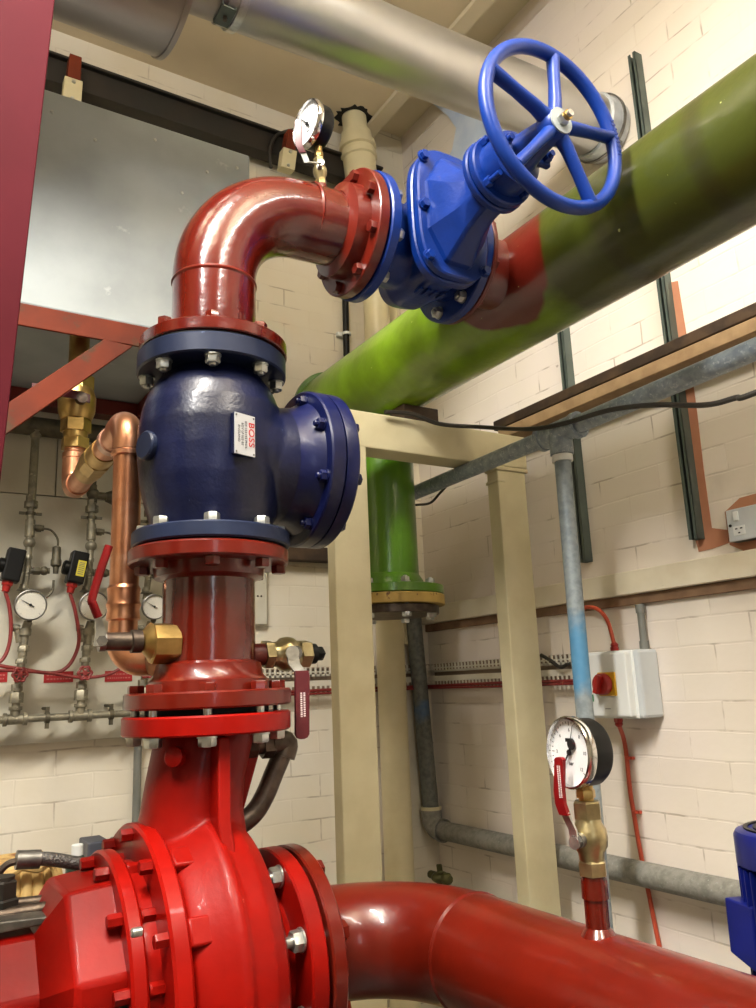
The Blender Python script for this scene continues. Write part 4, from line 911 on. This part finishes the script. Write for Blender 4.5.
m = MB(); m.ring((AX, AY, 1.4642), Z, .07, .105, 0, .0095, 48, .001); part('gasket', m, M_RUBBER, t)
bolts(t, (AX, AY, 1.5017), -Z, .120, 8, .070, .0145, .013, M_RED, M_ZINC, REF, tail=.004)
SX0 = AX+.108
m = MB(); m.ring((SX0, AY, PZ), X, .07, .170, 0, .030, 72, .003); part('suction_flange', m, M_PUMP, t)
m = MB(); m.ring((SX0+.0305, AY, PZ), X, .07, .150, 0, .006, 48, .001); part('gasket', m, M_RUBBER, t)
bolts(t, (SX0+.062, AY, PZ), -X, .146, 8, .0635, .0165, .015, M_RED, M_ZINC, Z, half=True, tail=.022)
# cover disc, bosses
m = MB(); m.ring((AX-.125, AY, PZ), X, .10, .238, 0, .028, 96, .004); part('cover_flange', m, M_PUMPF, t)
m = MB(); m.ring((AX-.172, AY, PZ), X, .10, .203, 0, .024, 96, .004); m.cyl((AX-.15, AY, PZ), (AX-.12, AY, PZ), .185, seg=64); part('frame_flange', m, M_PUMPF, t)
bolts(t, (AX-.125, AY, PZ), X, .222, 12, .03, .0105, .018, M_PUMP, M_PUMP, Z, tail=0)
bolts(t, (AX-.172, AY, PZ), X, .186, 12, .026, .0100, .020, M_PUMP, M_PUMP, Z, tail=0, half=True)
for k in range(12):
    a = math.radians(30*k); u_ = V((0, math.cos(a), math.sin(a))); w_ = X.cross(u_)
    m = MB(); m.box(pcn+X*-.060+u_*.212, (.074, .040, .045), (X, w_, u_)); part('casing_boss', m, M_PUMP, t, bevel=.004)
# plug on neck, left
m = MB(); m.lathe([(0, .016), (.012, .016), (.014, .013)], on(177, 757, 1, AY-.070), V((-.75, -.66, .1)), 24); part('neck_plug', m, M_PUMP, t)
# bearing frame: faceted lantern and housing
m = MB(); h8 = PI/8
def octo(x, r, zc_=0): return [V((x, AY+math.cos(2*PI*i/8+h8)*r, PZ+zc_+math.sin(2*PI*i/8+h8)*r)) for i in range(8)]
m.rings([octo(AX-.165, .185), octo(AX-.20, .182), octo(AX-.235, .178), octo(AX-.272, .122)]); part('bearing_lantern', m, M_PUMP, t, bevel=.006, ang=20)
m = MB(); m.rings([octo(AX-.26, .122), octo(AX-.8, .122)]); part('bearing_housing', m, M_PUMP, t, bevel=.008, ang=20)
sp_ = on(143, 931, 0, AX-.17); m = MB(); m.lathe([(0, .006), (.012, .006), (.014, .004)], (AX-.172, sp_.y, sp_.z), -X, 14); part('grub_screw', m, M_ZINC, t)
hp = on(127, 1002, 0, AX-.205); m = MB(); m.lathe([(0, .012), (.002, .012)], on(127, 1000, 1, AY-.171), V((0, -1, .05)), 24); part('lantern_hole', m, M_RUBBER, t)
# bypass elbow on the neck
t = thing('bypass_pipe', 'dark steel bypass pipe curving down beside the pump neck', 'pipe', (AX+.1, AY, 1.30))
by = AY+.0
e1_, e2_ = on(250, 747, 1, by), on(283, 742, 1, by)
m = MB(); m.cyl(e1_-X*.03, e2_, .0165, seg=24); m.hexp(e1_-X*.010, X, .024, 0, .020, .2); m.hexp(e1_+X*.022, X, .022, 0, .022, .4); part('union', m, M_DSTEEL, t)
P = [on(277, 744, 1, by), on(284, 748, 1, by), on(282, 756, 1, by)]
m = MB(); m.tube(smooth_path([e2_-X*.025, e2_-X*.01, e2_+X*.006-Z*.004, on(283, 757, 1, by)], 5), .0215, 24); part('elbow', m, M_DSTEEL, t)
P = [on(283, 752, 1, by), on(274, 773, 1, by), on(265, 795, 1, by), on(254, 813, 1, by), on(238, 826, 1, by), on(226, 834, 1, by)]
m = MB(); m.tube(smooth_path(P, 6), .0175, 24); part('bent_tube', m, M_DSTEEL, t)

# ------------------------------------------------------------------ suction pipe
SR = .092; SXc = .885
t = thing('red_suction_pipe', 'large brick red suction pipe curving out of the pump to the right', 'pipe', (.8, 1.0, PZ-.1))
fx = SX0+.037
RB = .195
pts = [V((fx+.004, AY, PZ)), V((SXc-RB, AY, PZ))]+[V((SXc-RB+RB*math.sin(a), AY-RB+RB*math.cos(a), PZ)) for a in [PI/2*i/24 for i in range(1, 25)]]+[V((SXc, AY-RB-.02, PZ)), V((SXc, .3, PZ)), V((SXc, -.3, PZ))]
m = MB(); m.tube(pts, SR, 96); part('pipe', m, M_RED, t, ang=60)
m = MB(); m.ring((fx, AY, PZ), X, .08, .170, 0, .026, 72, .003); part('flange', m, M_RED, t)
m = MB(); m.lathe([(0, SR), (.004, SR+.0025), (.009, SR)], (SXc, AY-RB-.01, PZ), -Y, 96, cap=False); part('weld_seam', m, M_RED, t)
gy_ = on(597, 918, 2, PZ+SR-.012).y
gpos = on(597, 915, 0, SXc); GYp = gpos.y
top = PZ+SR
m = MB(); m.cyl((SXc, GYp, top-.02), (SXc, GYp, top+.075), .0165, seg=28); m.lathe([(0, .027), (.006, .023), (.014, .0166)], (SXc, GYp, top-.006), Z, 28, cap=False); m.lathe([(0, .0166), (0, .0185), (.025, .0185), (.025, .0166)], (SXc, GYp, top+.045), Z, 28, closed=True); part('gauge_stub', m, M_REDW, t)
def GZp(y): return on(592, y, 0, SXc).z
v0, v1 = V((SXc, GYp, top+.075)), V((SXc, GYp, on(590, 800, 1, GYp).z))
def GL(px, py, off=.0): return on(px, py, 0, SXc+off)
lv = SXc-.035
ballvalve('brass ball valve with upright red lever under the large lower gauge', v0, v1, .0185, -X+Y*-.2, ([on(575, 843, 0, lv), on(573, 830, 0, lv), on(568, 820, 0, lv-.004), on(565, 812, 0, lv-.008)], [on(565, 815, 0, lv-.008), on(561, 804, 0, lv-.010), on(559.5, 790, 0, lv-.010), on(560, 757, 0, lv-.010)], Y), M_LEVR, w=.0155)
bv2 = [o for o in COL.objects if o.get('label', '').startswith('brass ball valve with upright')][0]
a_, b_ = on(559.5, 765, 0, lv-.0137), on(559.8, 800, 0, lv-.0137); marks('lettering', a_.lerp(b_, .5), -Z, -Y, .045, 2, .0022, M_WHINK, bv2, -X)
gc2 = on(574, 752, 0, SXc-.015)
gauge('large dial pressure gauge on the red suction pipe', V((SXc-.022, GYp, gc2.z)), V((-1, .12, .02)), .0505, .040, M_BLACK, M_CHROME, M_DIAL, 232, (v1, V((SXc, GYp, gc2.z-.045)), .011, M_BRASS), blob=True)

# ------------------------------------------------------------------ blue motor, right edge
mc = on(806, 880, 0, 1.5); mc = V((1.5, mc.y, 0))
lf = on(697, 850, 1, mc.y)
zt4 = on(740, 836, 0, 1.40).z
t = thing('blue_motor', 'finned blue electric motor standing at the lower right edge', 'motor', (mc.x, mc.y, .6))
mr_ = .115
cc = V((mc.x, mc.y, 0))
m = MB(); m.lathe([(0, mr_), (.05, mr_*1.0), (.058, mr_*.96), (.062, mr_*.88), (.060, mr_*.3)], V((cc.x, cc.y, zt4-.055)), Z, 48); part('fan_cowl', m, M_MOTOR, t)
m = MB()
for k in range(5): m.lathe([(0, .02+.017*k), (0, .028+.017*k), (.003, .028+.017*k), (.003, .02+.017*k)], V((cc.x, cc.y, zt4+.007)), Z, 32, closed=True)
part('fan_grille', m, M_BLACK, t)
m = MB(); m.cyl(V((cc.x, cc.y, .70)), V((cc.x, cc.y, zt4-.05)), mr_*.86, seg=40)
for k in range(36): a = 2*PI*k/36; u_ = V((math.cos(a), math.sin(a), 0)); m.box(V((cc.x, cc.y, (zt4-.06+.72)/2))+u_*mr_*.92, (.018, .003, zt4-.06-.72), (u_, Z.cross(u_), Z))
part('finned_body', m, M_MOTOR, t, smooth=False)
tb0 = [on(x, y, 0, 1.40) for x, y in ((724, 897), (752, 908), (758, 975), (730, 952))]
m = MB(); m.prism(tb0, (.05, -.02, 0)); part('terminal_box', m, M_MOTOR, t, bevel=.003, smooth=False)
m = MB(); m.cyl(V((cc.x, cc.y, .0)), V((cc.x, cc.y, .70)), .09, seg=32); m.lathe([(0, .14), (.02, .14)], V((cc.x, cc.y, 0)), Z, 32); part('pump_stool', m, M_MOTOR, t)

# olive valve behind the suction pipe
oc = on(440, 877, 0, 1.75)
t = thing('drain_cock', 'small olive drain cock showing behind the red suction pipe', 'valve', oc-Z*.06)
m = MB(); m.sphere(oc, .028, 20, (1.2, 1, .7)); m.cyl(oc-Y*.06, oc+Y*.06, .014, seg=16); m.hexp(oc-Y*.03, -Y, .022, 0, .02); m.cyl(oc, V((oc.x, oc.y, .001)), .012, seg=16); part('body', m, M_OLIVE, t, voxel=.003, sm=1)
m = MB(); m.box(oc+Z*.026, (.05, .02, .01), (V((.5, .8, .3)).normalized(), V((-.85, .53, 0)).normalized(), Z)); part('tap_handle', m, M_OLIVE, t, bevel=.003)

# ------------------------------------------------------------------ board and small pipework on the back wall
BYF = 2.655
def board(name, label, pts):
    m = MB(); m.prism([on(x, y, 1, BYF) for x, y in pts], (0, YB-.002-BYF, 0)); tag(part(name, m, M_BOARD, bevel=.002, smooth=False), label, 'board', 'painted boards behind the small pipework')
def bxz(x0, x1, z0, z1, label): m = MB(); m.bb((x0, BYF, z0), (x1, YB-.002, z1)); tag(part('wall_board', m, M_BOARD, bevel=.0015, smooth=False), label, 'board', 'painted boards behind the small pipework')
zl0 = on(60, 742, 1, BYF).z; zl1 = on(50, 496, 1, BYF).z; xs = on(57, 460, 1, BYF).x
bxz(-.5, 1.00, zl0, zl1-.0015, 'wide off-white board behind the three small gauges')
bxz(-.5, xs-.0015, zl1+.0015, zl1+.42, 'upper off-white board left of the joint under the tank')
bxz(xs+.0015, .95, zl1+.0015, zl1+.42, 'upper off-white board right of the joint under the tank')
m = MB(); a, b = on(254, 565, 1, 2.66), on(266, 624, 1, 2.66); m.bb((a.x, 2.67, b.z), (b.x+.01, 2.699, a.z+.35)); tb_ = thing('narrow_board', 'narrow white board with two screws right of the red spool', 'board', (a.x, 2.66, b.z))
part('strip', m, M_BOARD, tb_, bevel=.002, smooth=False)
m = MB()
for s in (.3, .6): m.lathe([(0, .004), (.002, .003)], V((a.x+(b.x-a.x)*s+.005, 2.67, b.z+.10)), -Y, 10)
part('screws', m, M_DSTEEL, tb_)
m = MB(); a, b = on(285, 545, 1, 2.64), on(340, 562, 1, 2.64); m.bb((a.x-.15, 2.64, b.z), (b.x+.15, 2.69, a.z)); tag(part('timber_batten', m, M_BROWN, bevel=.003), 'dark stained timber batten on the back wall below the check valve cover', 'batten')
# short strut against wall: vertical conduit under board
a, b = on(138, 745, 1, 2.67), on(134, 830, 1, 2.67)
m = MB(); m.tube([V((a.x, 2.67, a.z+.03)), V((a.x-.004, 2.67, .002))], .0125, 16); tag(part('lower_conduit', m, M_COND), 'plain grey conduit running down the back wall left of the pump neck', 'conduit')

MY = 2.58
def Q(x, y, o=0): return on(x, y, 1, MY-o)
def knuck(m, p, d, r, l): m.hexp(V(p)-V(d).normalized()*l/2, d, r, 0, l, .2)
# bottom manifold
t = thing('bottom_manifold', 'thin steel manifold pipe along the foot of the small pipework', 'pipe', Q(60, 725))
zm = Q(60, 717).z
x0_, x3_ = Q(-30, 717).x, Q(150, 717).x
m = MB(); m.cyl((x0_, MY, zm), (x3_, MY, zm), .0105, seg=20); part('pipe', m, M_MPIPE, t)
for px in (15, 80, 142):
    xx = Q(px, 717).x; m = MB(); m.lathe([(-.032, .0105), (-.032, .0185), (-.022, .0185), (-.020, .0145), (.020, .0145), (.022, .0185), (.032, .0185), (.032, .0105)], (xx, MY, zm), X, 20, cap=False); m.lathe([(0, .014), (.025, .014), (.026, .0185), (.036, .0185), (.036, .011)], (xx, MY, zm), Z, 20); part('tee', m, M_MPIPE, t)
for px in (45, 109):
    xx = Q(px, 717).x; m = MB(); m.lathe([(0, .0107), (0, .016), (.012, .016), (.012, .0107)], (xx, MY, zm), X, 20, closed=True); m.box((xx+.006, MY, zm+.022), (.010, .012, .018)); m.box((xx+.006, MY, zm-.022), (.010, .012, .018)); m.cyl((xx+.006, MY, zm+.026), (xx+.006, BYF-.001, zm+.026), .005, seg=10); part('pipe_clip', m, M_MPIPED, t)
def string(k, dx, label, glabel, slabel, full=True):
    """one set of the small pipework; pixel figures are those of the middle set shifted along the wall"""
    base = Q(80, 717).x
    def W(px, py, o=0): p = Q(px, py, o); return V((p.x-base+dx, p.y, p.z))
    t = thing('pipe_set', label, 'pipework', V((dx, MY, zm)), 'small pipe sets on the board')
    m = MB(); m.tube([V((dx, MY, zm+.03)), W(82, 690), W(86, 655)], .0115, 16); knuck(m, W(81, 695), Z, .020, .03); knuck(m, W(81.5, 685), Z, .016, .02); m.sphere(W(84, 673), .019, 16); knuck(m, W(85, 660), Z, .016, .014); part('lower_riser', m, M_MPIPE, t)
    m = MB(); m.tube(smooth_path([W(86, 655), W(87, 645), W(88, 632), W(91, 622)], 4), .0125, 16); knuck(m, W(87, 648), Z, .0165, .016); m.lathe([(-.01, .018), (.01, .018)], W(88, 632), Z, 16); m.cyl(W(87, 642)-X*.012, W(82, 630)-X*.004, .0085, seg=12); knuck(m, W(80, 628), X, .011, .02); part('swan_neck', m, M_MPIPE, t)
    # wheel valve
    hc = W(85, 673, .035); m = MB(); m.cyl(hc, hc+Y*.03, .006, seg=10); part('valve_stem', m, M_MPIPED, t)
    m = MB()
    n_ = 30; m.tube([hc+V((math.cos(a)*r_2, 0, math.sin(a)*r_2)) for a, r_2 in [(2*PI*i/n_, .0185+.0025*math.cos(2*PI*i/n_*6)) for i in range(n_)]], .0035, 8, closed=True)
    for i in range(6): a = 2*PI*i/6; m.tube([hc, hc+V((math.cos(a)*.019, 0, math.sin(a)*.019))], .0028, 6)
    m.lathe([(-.004, .007), (.004, .007)], hc, Y, 12); part('red_handwheel', m, M_CABP, t)
    gcc = W(94, 606, .045)
    gauge(glabel, gcc, V((-.05, -1, 0)), .045 if k < 2 else .040, .025, M_STEEL, M_STEEL, M_DIALA, 150, (W(93, 622, .03), gcc-Z*.028+Y*.008, .007, M_MPIPED), fancy=False, group='small gauges on the back wall', name='small_gauge')
    # upper riser
    m = MB(); m.tube([W(86, 598), W(89, 573), W(91, 546), W(92, 500)], .0105, 16); knuck(m, W(92, 509), Z, .020, .022); knuck(m, W(91.8, 503), Z, .014, .02); knuck(m, W(89.3, 560), Z, .0145, .012); knuck(m, W(89, 572), Z, .0145, .02); m.sphere(W(91, 546), .018, 16); m.lathe([(-.012, .021), (-.006, .014), (.006, .012)], W(86.5, 588), Z, 16); m.cyl(W(91, 540), W(91.5, 524), .0145, seg=16)
    part('upper_riser', m, M_MPIPE, t)
    m = MB(); a_ = W(91.5, 519); m.lathe([(0, .0105), (0, .015), (.008, .015), (.008, .0105)], a_, Z, 16, closed=True); m.box(a_+V((.024, 0, .004)), (.016, .008, .008)); m.box(a_+V((-.024, 0, .004)), (.016, .008, .008)); part('clip', m, M_MPIPED, t)
    m = MB(); m.cyl(W(92, 531), W(104, 532), .009, seg=14); knuck(m, W(99, 532), X, .013, .016); part('side_branch', m, M_MPIPED, t); m = MB(); m.cyl(W(90, 573), W(110, 573), .009, seg=14); knuck(m, W(98, 573), X, .0135, .02); m.sphere(W(105, 573), .014, 14); part('side_branch', m, M_MPIPED, t)
    m = MB(); m.tube(smooth_path([W(103, 532), W(111, 534), W(117, 542), W(117.5, 551)], 5), .0035, 8); part('capillary_tube', m, M_MPIPED, t); m = MB(); m.tube(smooth_path([W(114, 582), W(113, 592), W(108, 598), W(104, 599)], 5), .0035, 8); part('capillary_tube', m, M_MPIPED, t)
    m = MB(); m.lathe([(0, .006), (.004, .0125), (.04, .0135), (.045, .016), (.06, .016), (.066, .009), (.085, .008)], W(116.5, 549), -Z, 16); part('damper_capsule', m, M_MPIPED, t)
    if full:
        # flow switch, tilted
        bc = W(77, 568, .03); tz = V((.17, 0, .985)); tx = V((.985, 0, -.17))
        s_ = thing('flow_switch', slabel, 'switch', bc-Z*.05, 'flow switches on the pipe sets')
        m = MB(); m.box(bc, (.050, .048, .098), (tx, Y, tz)); part('case', m, M_BLACK, s_, bevel=.005, smooth=False)
        m = MB(); m.lathe([(0, .022), (.012, .022), (.016, .018)], bc-tx*.025-tz*.005, -tx, 20); part('knob', m, M_BLACK, s_)
        if k == 1: m = MB(); m.box(bc-Y*.0245+tx*.008-tz*.003, (.024, .001, .048), (tx, Y, tz)); l_ = part('yellow_label', m, M_YLAB, s_, smooth=False); m = MB(); [m.box(bc-Y*.0254+tx*.008+tz*(zz*.001), (.016, .0004, .002), (tx, Y, tz)) for zz in (14, 9, 4, -2, -8, -14, -20)]; part('printed_lines', m, M_GREYINK, l_, smooth=False)
        g0 = bc-tz*.049-tx*.004; m = MB(); m.hexp(g0, -tz, .017, 0, .012); m.lathe([(.012, .012), (.03, .010)], g0, -tz, 14); part('cable_gland', m, M_SWR, s_)
        return g0-tz*.03
sp1 = Q(80, 717).x; sp0 = Q(15, 717).x; sp2 = Q(142, 717).x
c0_ = string(0, sp0, 'leftmost small steel pipe set on the board', 'leftmost of the three small white dial gauges', 'black flow switch with a plain front at the left edge')
c1_ = string(1, sp1, 'middle small steel pipe set behind the red lever', 'middle small gauge, partly behind the red lever', 'black flow switch with the yellow label left of the copper pipe')
string(2, sp2, 'small steel pipe set mostly hidden behind the copper pipe and spool', 'small gauge beside the red spool, right of the copper pipe', '', full=False)
# risers going up to the dark manifold under the tank
t = thing('upper_manifold', 'dark horizontal pipe near the wall under the tank', 'pipe', Q(60, 425))
zu = Q(40, 427).z
m = MB(); m.cyl((-.3, MY, zu), (.62, MY, zu), .030, seg=24); part('pipe', m, M_MPIPED, t)
m = MB(); a, b = Q(31.5, 503), Q(36, 430); m.tube([a, b], .0125, 16); m.lathe([(0, .026), (.006, .02), (.02, .014)], b-Z*.006, -Z, 16); part('drop_pipe', m, M_MPIPE, t)
m = MB(); m.tube([Q(93, 503), Q(93, 485)], .0125, 16); m.sphere(Q(93, 494), .020, 16); m.cyl(Q(93, 495), Q(112, 497), .012, seg=16); m.lathe([(0, .016), (.02, .024), (.05, .024), (.055, .012)], Q(106, 497), X, 16); m.tube([Q(93, 490), V((Q(93, 490).x, MY, zu))], .010, 12); part('branch_tee', m, M_MPIPED, t)

# red cables
def cab(label, pts, mat=M_CABP, r=.0055, o=.03): tag(part('red_cable', MB().tube(smooth_path(pts, 6), r, 10), mat), label, 'cable')
cab('red cable hanging from the flow switch at the left edge', [c0_]+[Q(x, y, .03) for x, y in ((9, 605), (11, 625), (9, 645), (2, 660), (-12, 667))])
cab('red cable looping down from the flow switch with the yellow label', [c1_]+[Q(x, y, .03) for x, y in ((75, 610), (79, 636), (76, 653), (66, 668), (50, 673), (20, 669), (-10, 664))])
cab('thin red cable running level past the red wheel valves to the copper pipe', [Q(x, y, .032) for x, y in ((-10, 670), (20, 671), (50, 673), (75, 677), (95, 677), (112, 673), (127, 664))], r=.005)
for i, (xa, xb, ya, yb_, lb) in enumerate(((-6, 7, 672, 682, 'red printed label on the board at the far left edge'), (44, 73, 672, 682, 'red printed label between the left and middle wheel valves'), (105, 132, 671, 681, 'red printed label right of the middle wheel valve'))):
    a, b = on(xa, ya, 1, BYF-.001), on(xb, yb_, 1, BYF-.001)
    t = thing('pipe_label', lb, 'label', V((a.x, BYF, b.z)), 'red labels on the board')
    m = MB(); m.bb((a.x, BYF-.0022, b.z), (b.x, BYF-.0004, a.z)); part('plate', m, M_RLAB, t, smooth=False)
    m = MB()
    for row in (.33, .68):
        x_ = a.x+.008
        while x_ < b.x-.012: w_ = random.uniform(.003, .008); m.bb((x_, BYF-.0027, b.z+(a.z-b.z)*row-.002), (x_+w_, BYF-.0023, b.z+(a.z-b.z)*row+.002)); x_ += w_+.003
    part('lettering', m, M_LABINK, t, smooth=False)

# ------------------------------------------------------------------ clutter behind the pump, lower left
rc = on(30, 900, 1, 1.9)
t = thing('rusty_casting', 'rust stained cream ribbed casting behind the pump at lower left', 'casting', (rc.x, 1.9, rc.z-.1))
m = MB(); a, b = on(-10, 868, 1, 1.85), on(52, 960, 1, 1.85); m.bb((a.x, 1.87, .95), (b.x, 2.0, a.z)); part('body', m, M_RUSTY, t, bevel=.012, smooth=False)
for px in (2, 14, 26, 38, 50):
    p = on(px, 900, 1, 1.86); m = MB(); m.tube([V((p.x, 1.872, a.z-.015)), V((p.x, 1.862, a.z-.05)), V((p.x, 1.865, b.z))], [.008, .013, .013], 12); part('rib', m, M_RUSTY, t)
m = MB(); m.tube(smooth_path([on(x, y, 1, 1.84) for x, y in ((-5, 873), (12, 872), (22, 866), (38, 868), (48, 862), (56, 868), (60, 890))], 4), .010, 10); part('top_rail', m, M_RUSTY, t)
# hose
t = thing('braided_hose', 'braided steel hose with a grey ferrule behind the pump', 'hose', on(60, 865, 1, 1.55))
P = [on(x, y, 1, 1.58) for x, y in ((30, 859), (50, 859), (75, 863), (100, 866), (125, 872))]
m = MB(); m.tube(smooth_path(P, 6), .0115, 16); part('braid', m, M_HOSE, t)
m = MB(); m.cyl(on(16, 860, 1, 1.58), on(40, 859, 1, 1.58), .0155, seg=24); part('ferrule', m, M_STEEL, t)
P = [on(x, y, 1, 1.58) for x, y in ((18, 861), (8, 864), (0, 872), (-4, 885))]
m = MB(); m.tube(smooth_path(P, 5), .006, 10); part('spout', m, M_DSTEEL, t)
# coupling guard bars on the bearing housing
t = thing('coupling_guard', 'dark steel plate and bars lying on the pump bearing housing', 'guard', on(10, 930, 1, 1.36))
m = MB(); a = [on(x, y, 1, 1.33) for x, y in ((-30, 926), (50, 916), (50, 923), (-30, 940))]; m.prism(a, (0, .10, 0)); part('plate', m, M_STEEL, t, bevel=.002, smooth=False)
m = MB(); m.tube([on(-20, 920, 1, 1.38), on(45, 909, 1, 1.38)], .011, 14); m.tube([on(-20, 908, 1, 1.42), on(44, 901, 1, 1.42)], .009, 14); part('bars', m, M_DSTEEL, t)
m = MB(); q = on(2, 880, 1, 1.40); m.cyl(q-Z*.06, q+Z*.005, .018, seg=16); m.hexp(q, Z, .022, -.03, .0); m.hexp(q-Z*.045, Z, .026, -.0, .02); part('vertical_stud', m, M_BLACKS, t)
# bottle and slate box
t = thing('green_bottle', 'small dark green bottle with a white cap behind the hose', 'bottle', on(76, 880, 1, 2.05))
p = on(77, 858, 1, 2.05); m = MB(); m.lathe([(.951-p.z, .024), (-.02, .024), (0, .018), (.006, .013)], p, Z, 24); part('body', m, M_GLASSG, t)
m = MB(); m.lathe([(.006, .013), (.028, .013), (.030, .011)], p, Z, 20); part('cap', m, M_WHITE, t)
a, b = on(88, 843, 1, 2.1), on(109, 875, 1, 2.1); t = thing('slate_grey_box', 'slate grey plastic box half hidden behind the pump flange', 'box', (a.x, 2.1, b.z))
m = MB(); m.bb((a.x, 2.1, .951), (b.x, 2.2, a.z)); part('case', m, M_SLATE, t, bevel=.004, smooth=False)
p = on(113, 842, 1, 2.09); m = MB(); m.sphere(p, .012, 16); m.cyl(p-Z*.03, p, .007, seg=10); part('top_nut', m, M_STEEL, t)
t = thing('steel_bench', 'dark steel bench behind the pump carrying the rusty casting and bottle', 'bench', (.25, 2.03, 0))
m = MB(); m.bb((-.15, 1.86, .92), (.55, 2.24, .95)); part('top', m, M_DSTEEL, t, bevel=.003, smooth=False)
for x_ in (-.13, .53):
    for y_ in (1.88, 2.22): m = MB(); m.bb((x_-.018, y_-.018, 0), (x_+.018, y_+.018, .9195)); part('leg', m, M_DSTEEL, t, bevel=.002, smooth=False)
# floor-level support seen below the suction pipe
p = on(403, 1003, 1, 1.8)
m = MB(); m.lathe([(0, .07), (.02, .07), (.03, .045), (p.z-.05, .045)], V((p.x, 1.8, 0)), Z, 28); tag(part('yellow_floor_post', m, M_YELF), 'stained yellow post just showing under the red suction pipe', 'post')

# ------------------------------------------------------------------ lights: tube fittings on the ceiling, added upward lamps and a window behind
def area(name, loc, target, sx, sy, power, col):
    l = bpy.data.lights.new(name, 'AREA'); l.shape = 'RECTANGLE'; l.size = sx; l.size_y = sy; l.energy = power; l.color = col
    o = bpy.data.objects.new(name, l); COL.objects.link(o); o.location = loc
    o.rotation_euler = (V(target)-V(loc)).to_track_quat('-Z', 'Y').to_euler(); return o
WARM = (1, .965, .90)
area('tube_or_added_lamp', (-.45, .45, 3.5), (.1, .7, 0), .12, 1.5, 128, WARM)
area('tube_or_added_lamp', (-.45, .45, 3.53), (-.45, .45, 9), .12, 1.5, 95, WARM)  # upward lamp added above the tube to brighten the ceiling
area('tube_or_added_lamp', (.75, -.5, 3.5), (1.0, -.3, 0), .12, 1.5, 32, WARM)
area('tube_or_added_lamp', (.75, -.5, 3.53), (.75, -.5, 9), .12, 1.5, 70, WARM)  # second upward lamp, likewise added to lift the ceiling
area('window_light', (-.25, -2.3, 2.1), (.5, 1.4, 1.6), .35, 1.3, 5, (.86, .92, 1))
wd = bpy.data.worlds.new('world'); SC.world = wd; wd.use_nodes = True
wd.node_tree.nodes['Background'].inputs[0].default_value = (.9, .92, 1, 1); wd.node_tree.nodes['Background'].inputs[1].default_value = .3
vs = SC.view_settings; vs.view_transform = 'Standard'; vs.look = 'None'; vs.exposure = 0.2; vs.gamma = 1; vs.use_curve_mapping = False
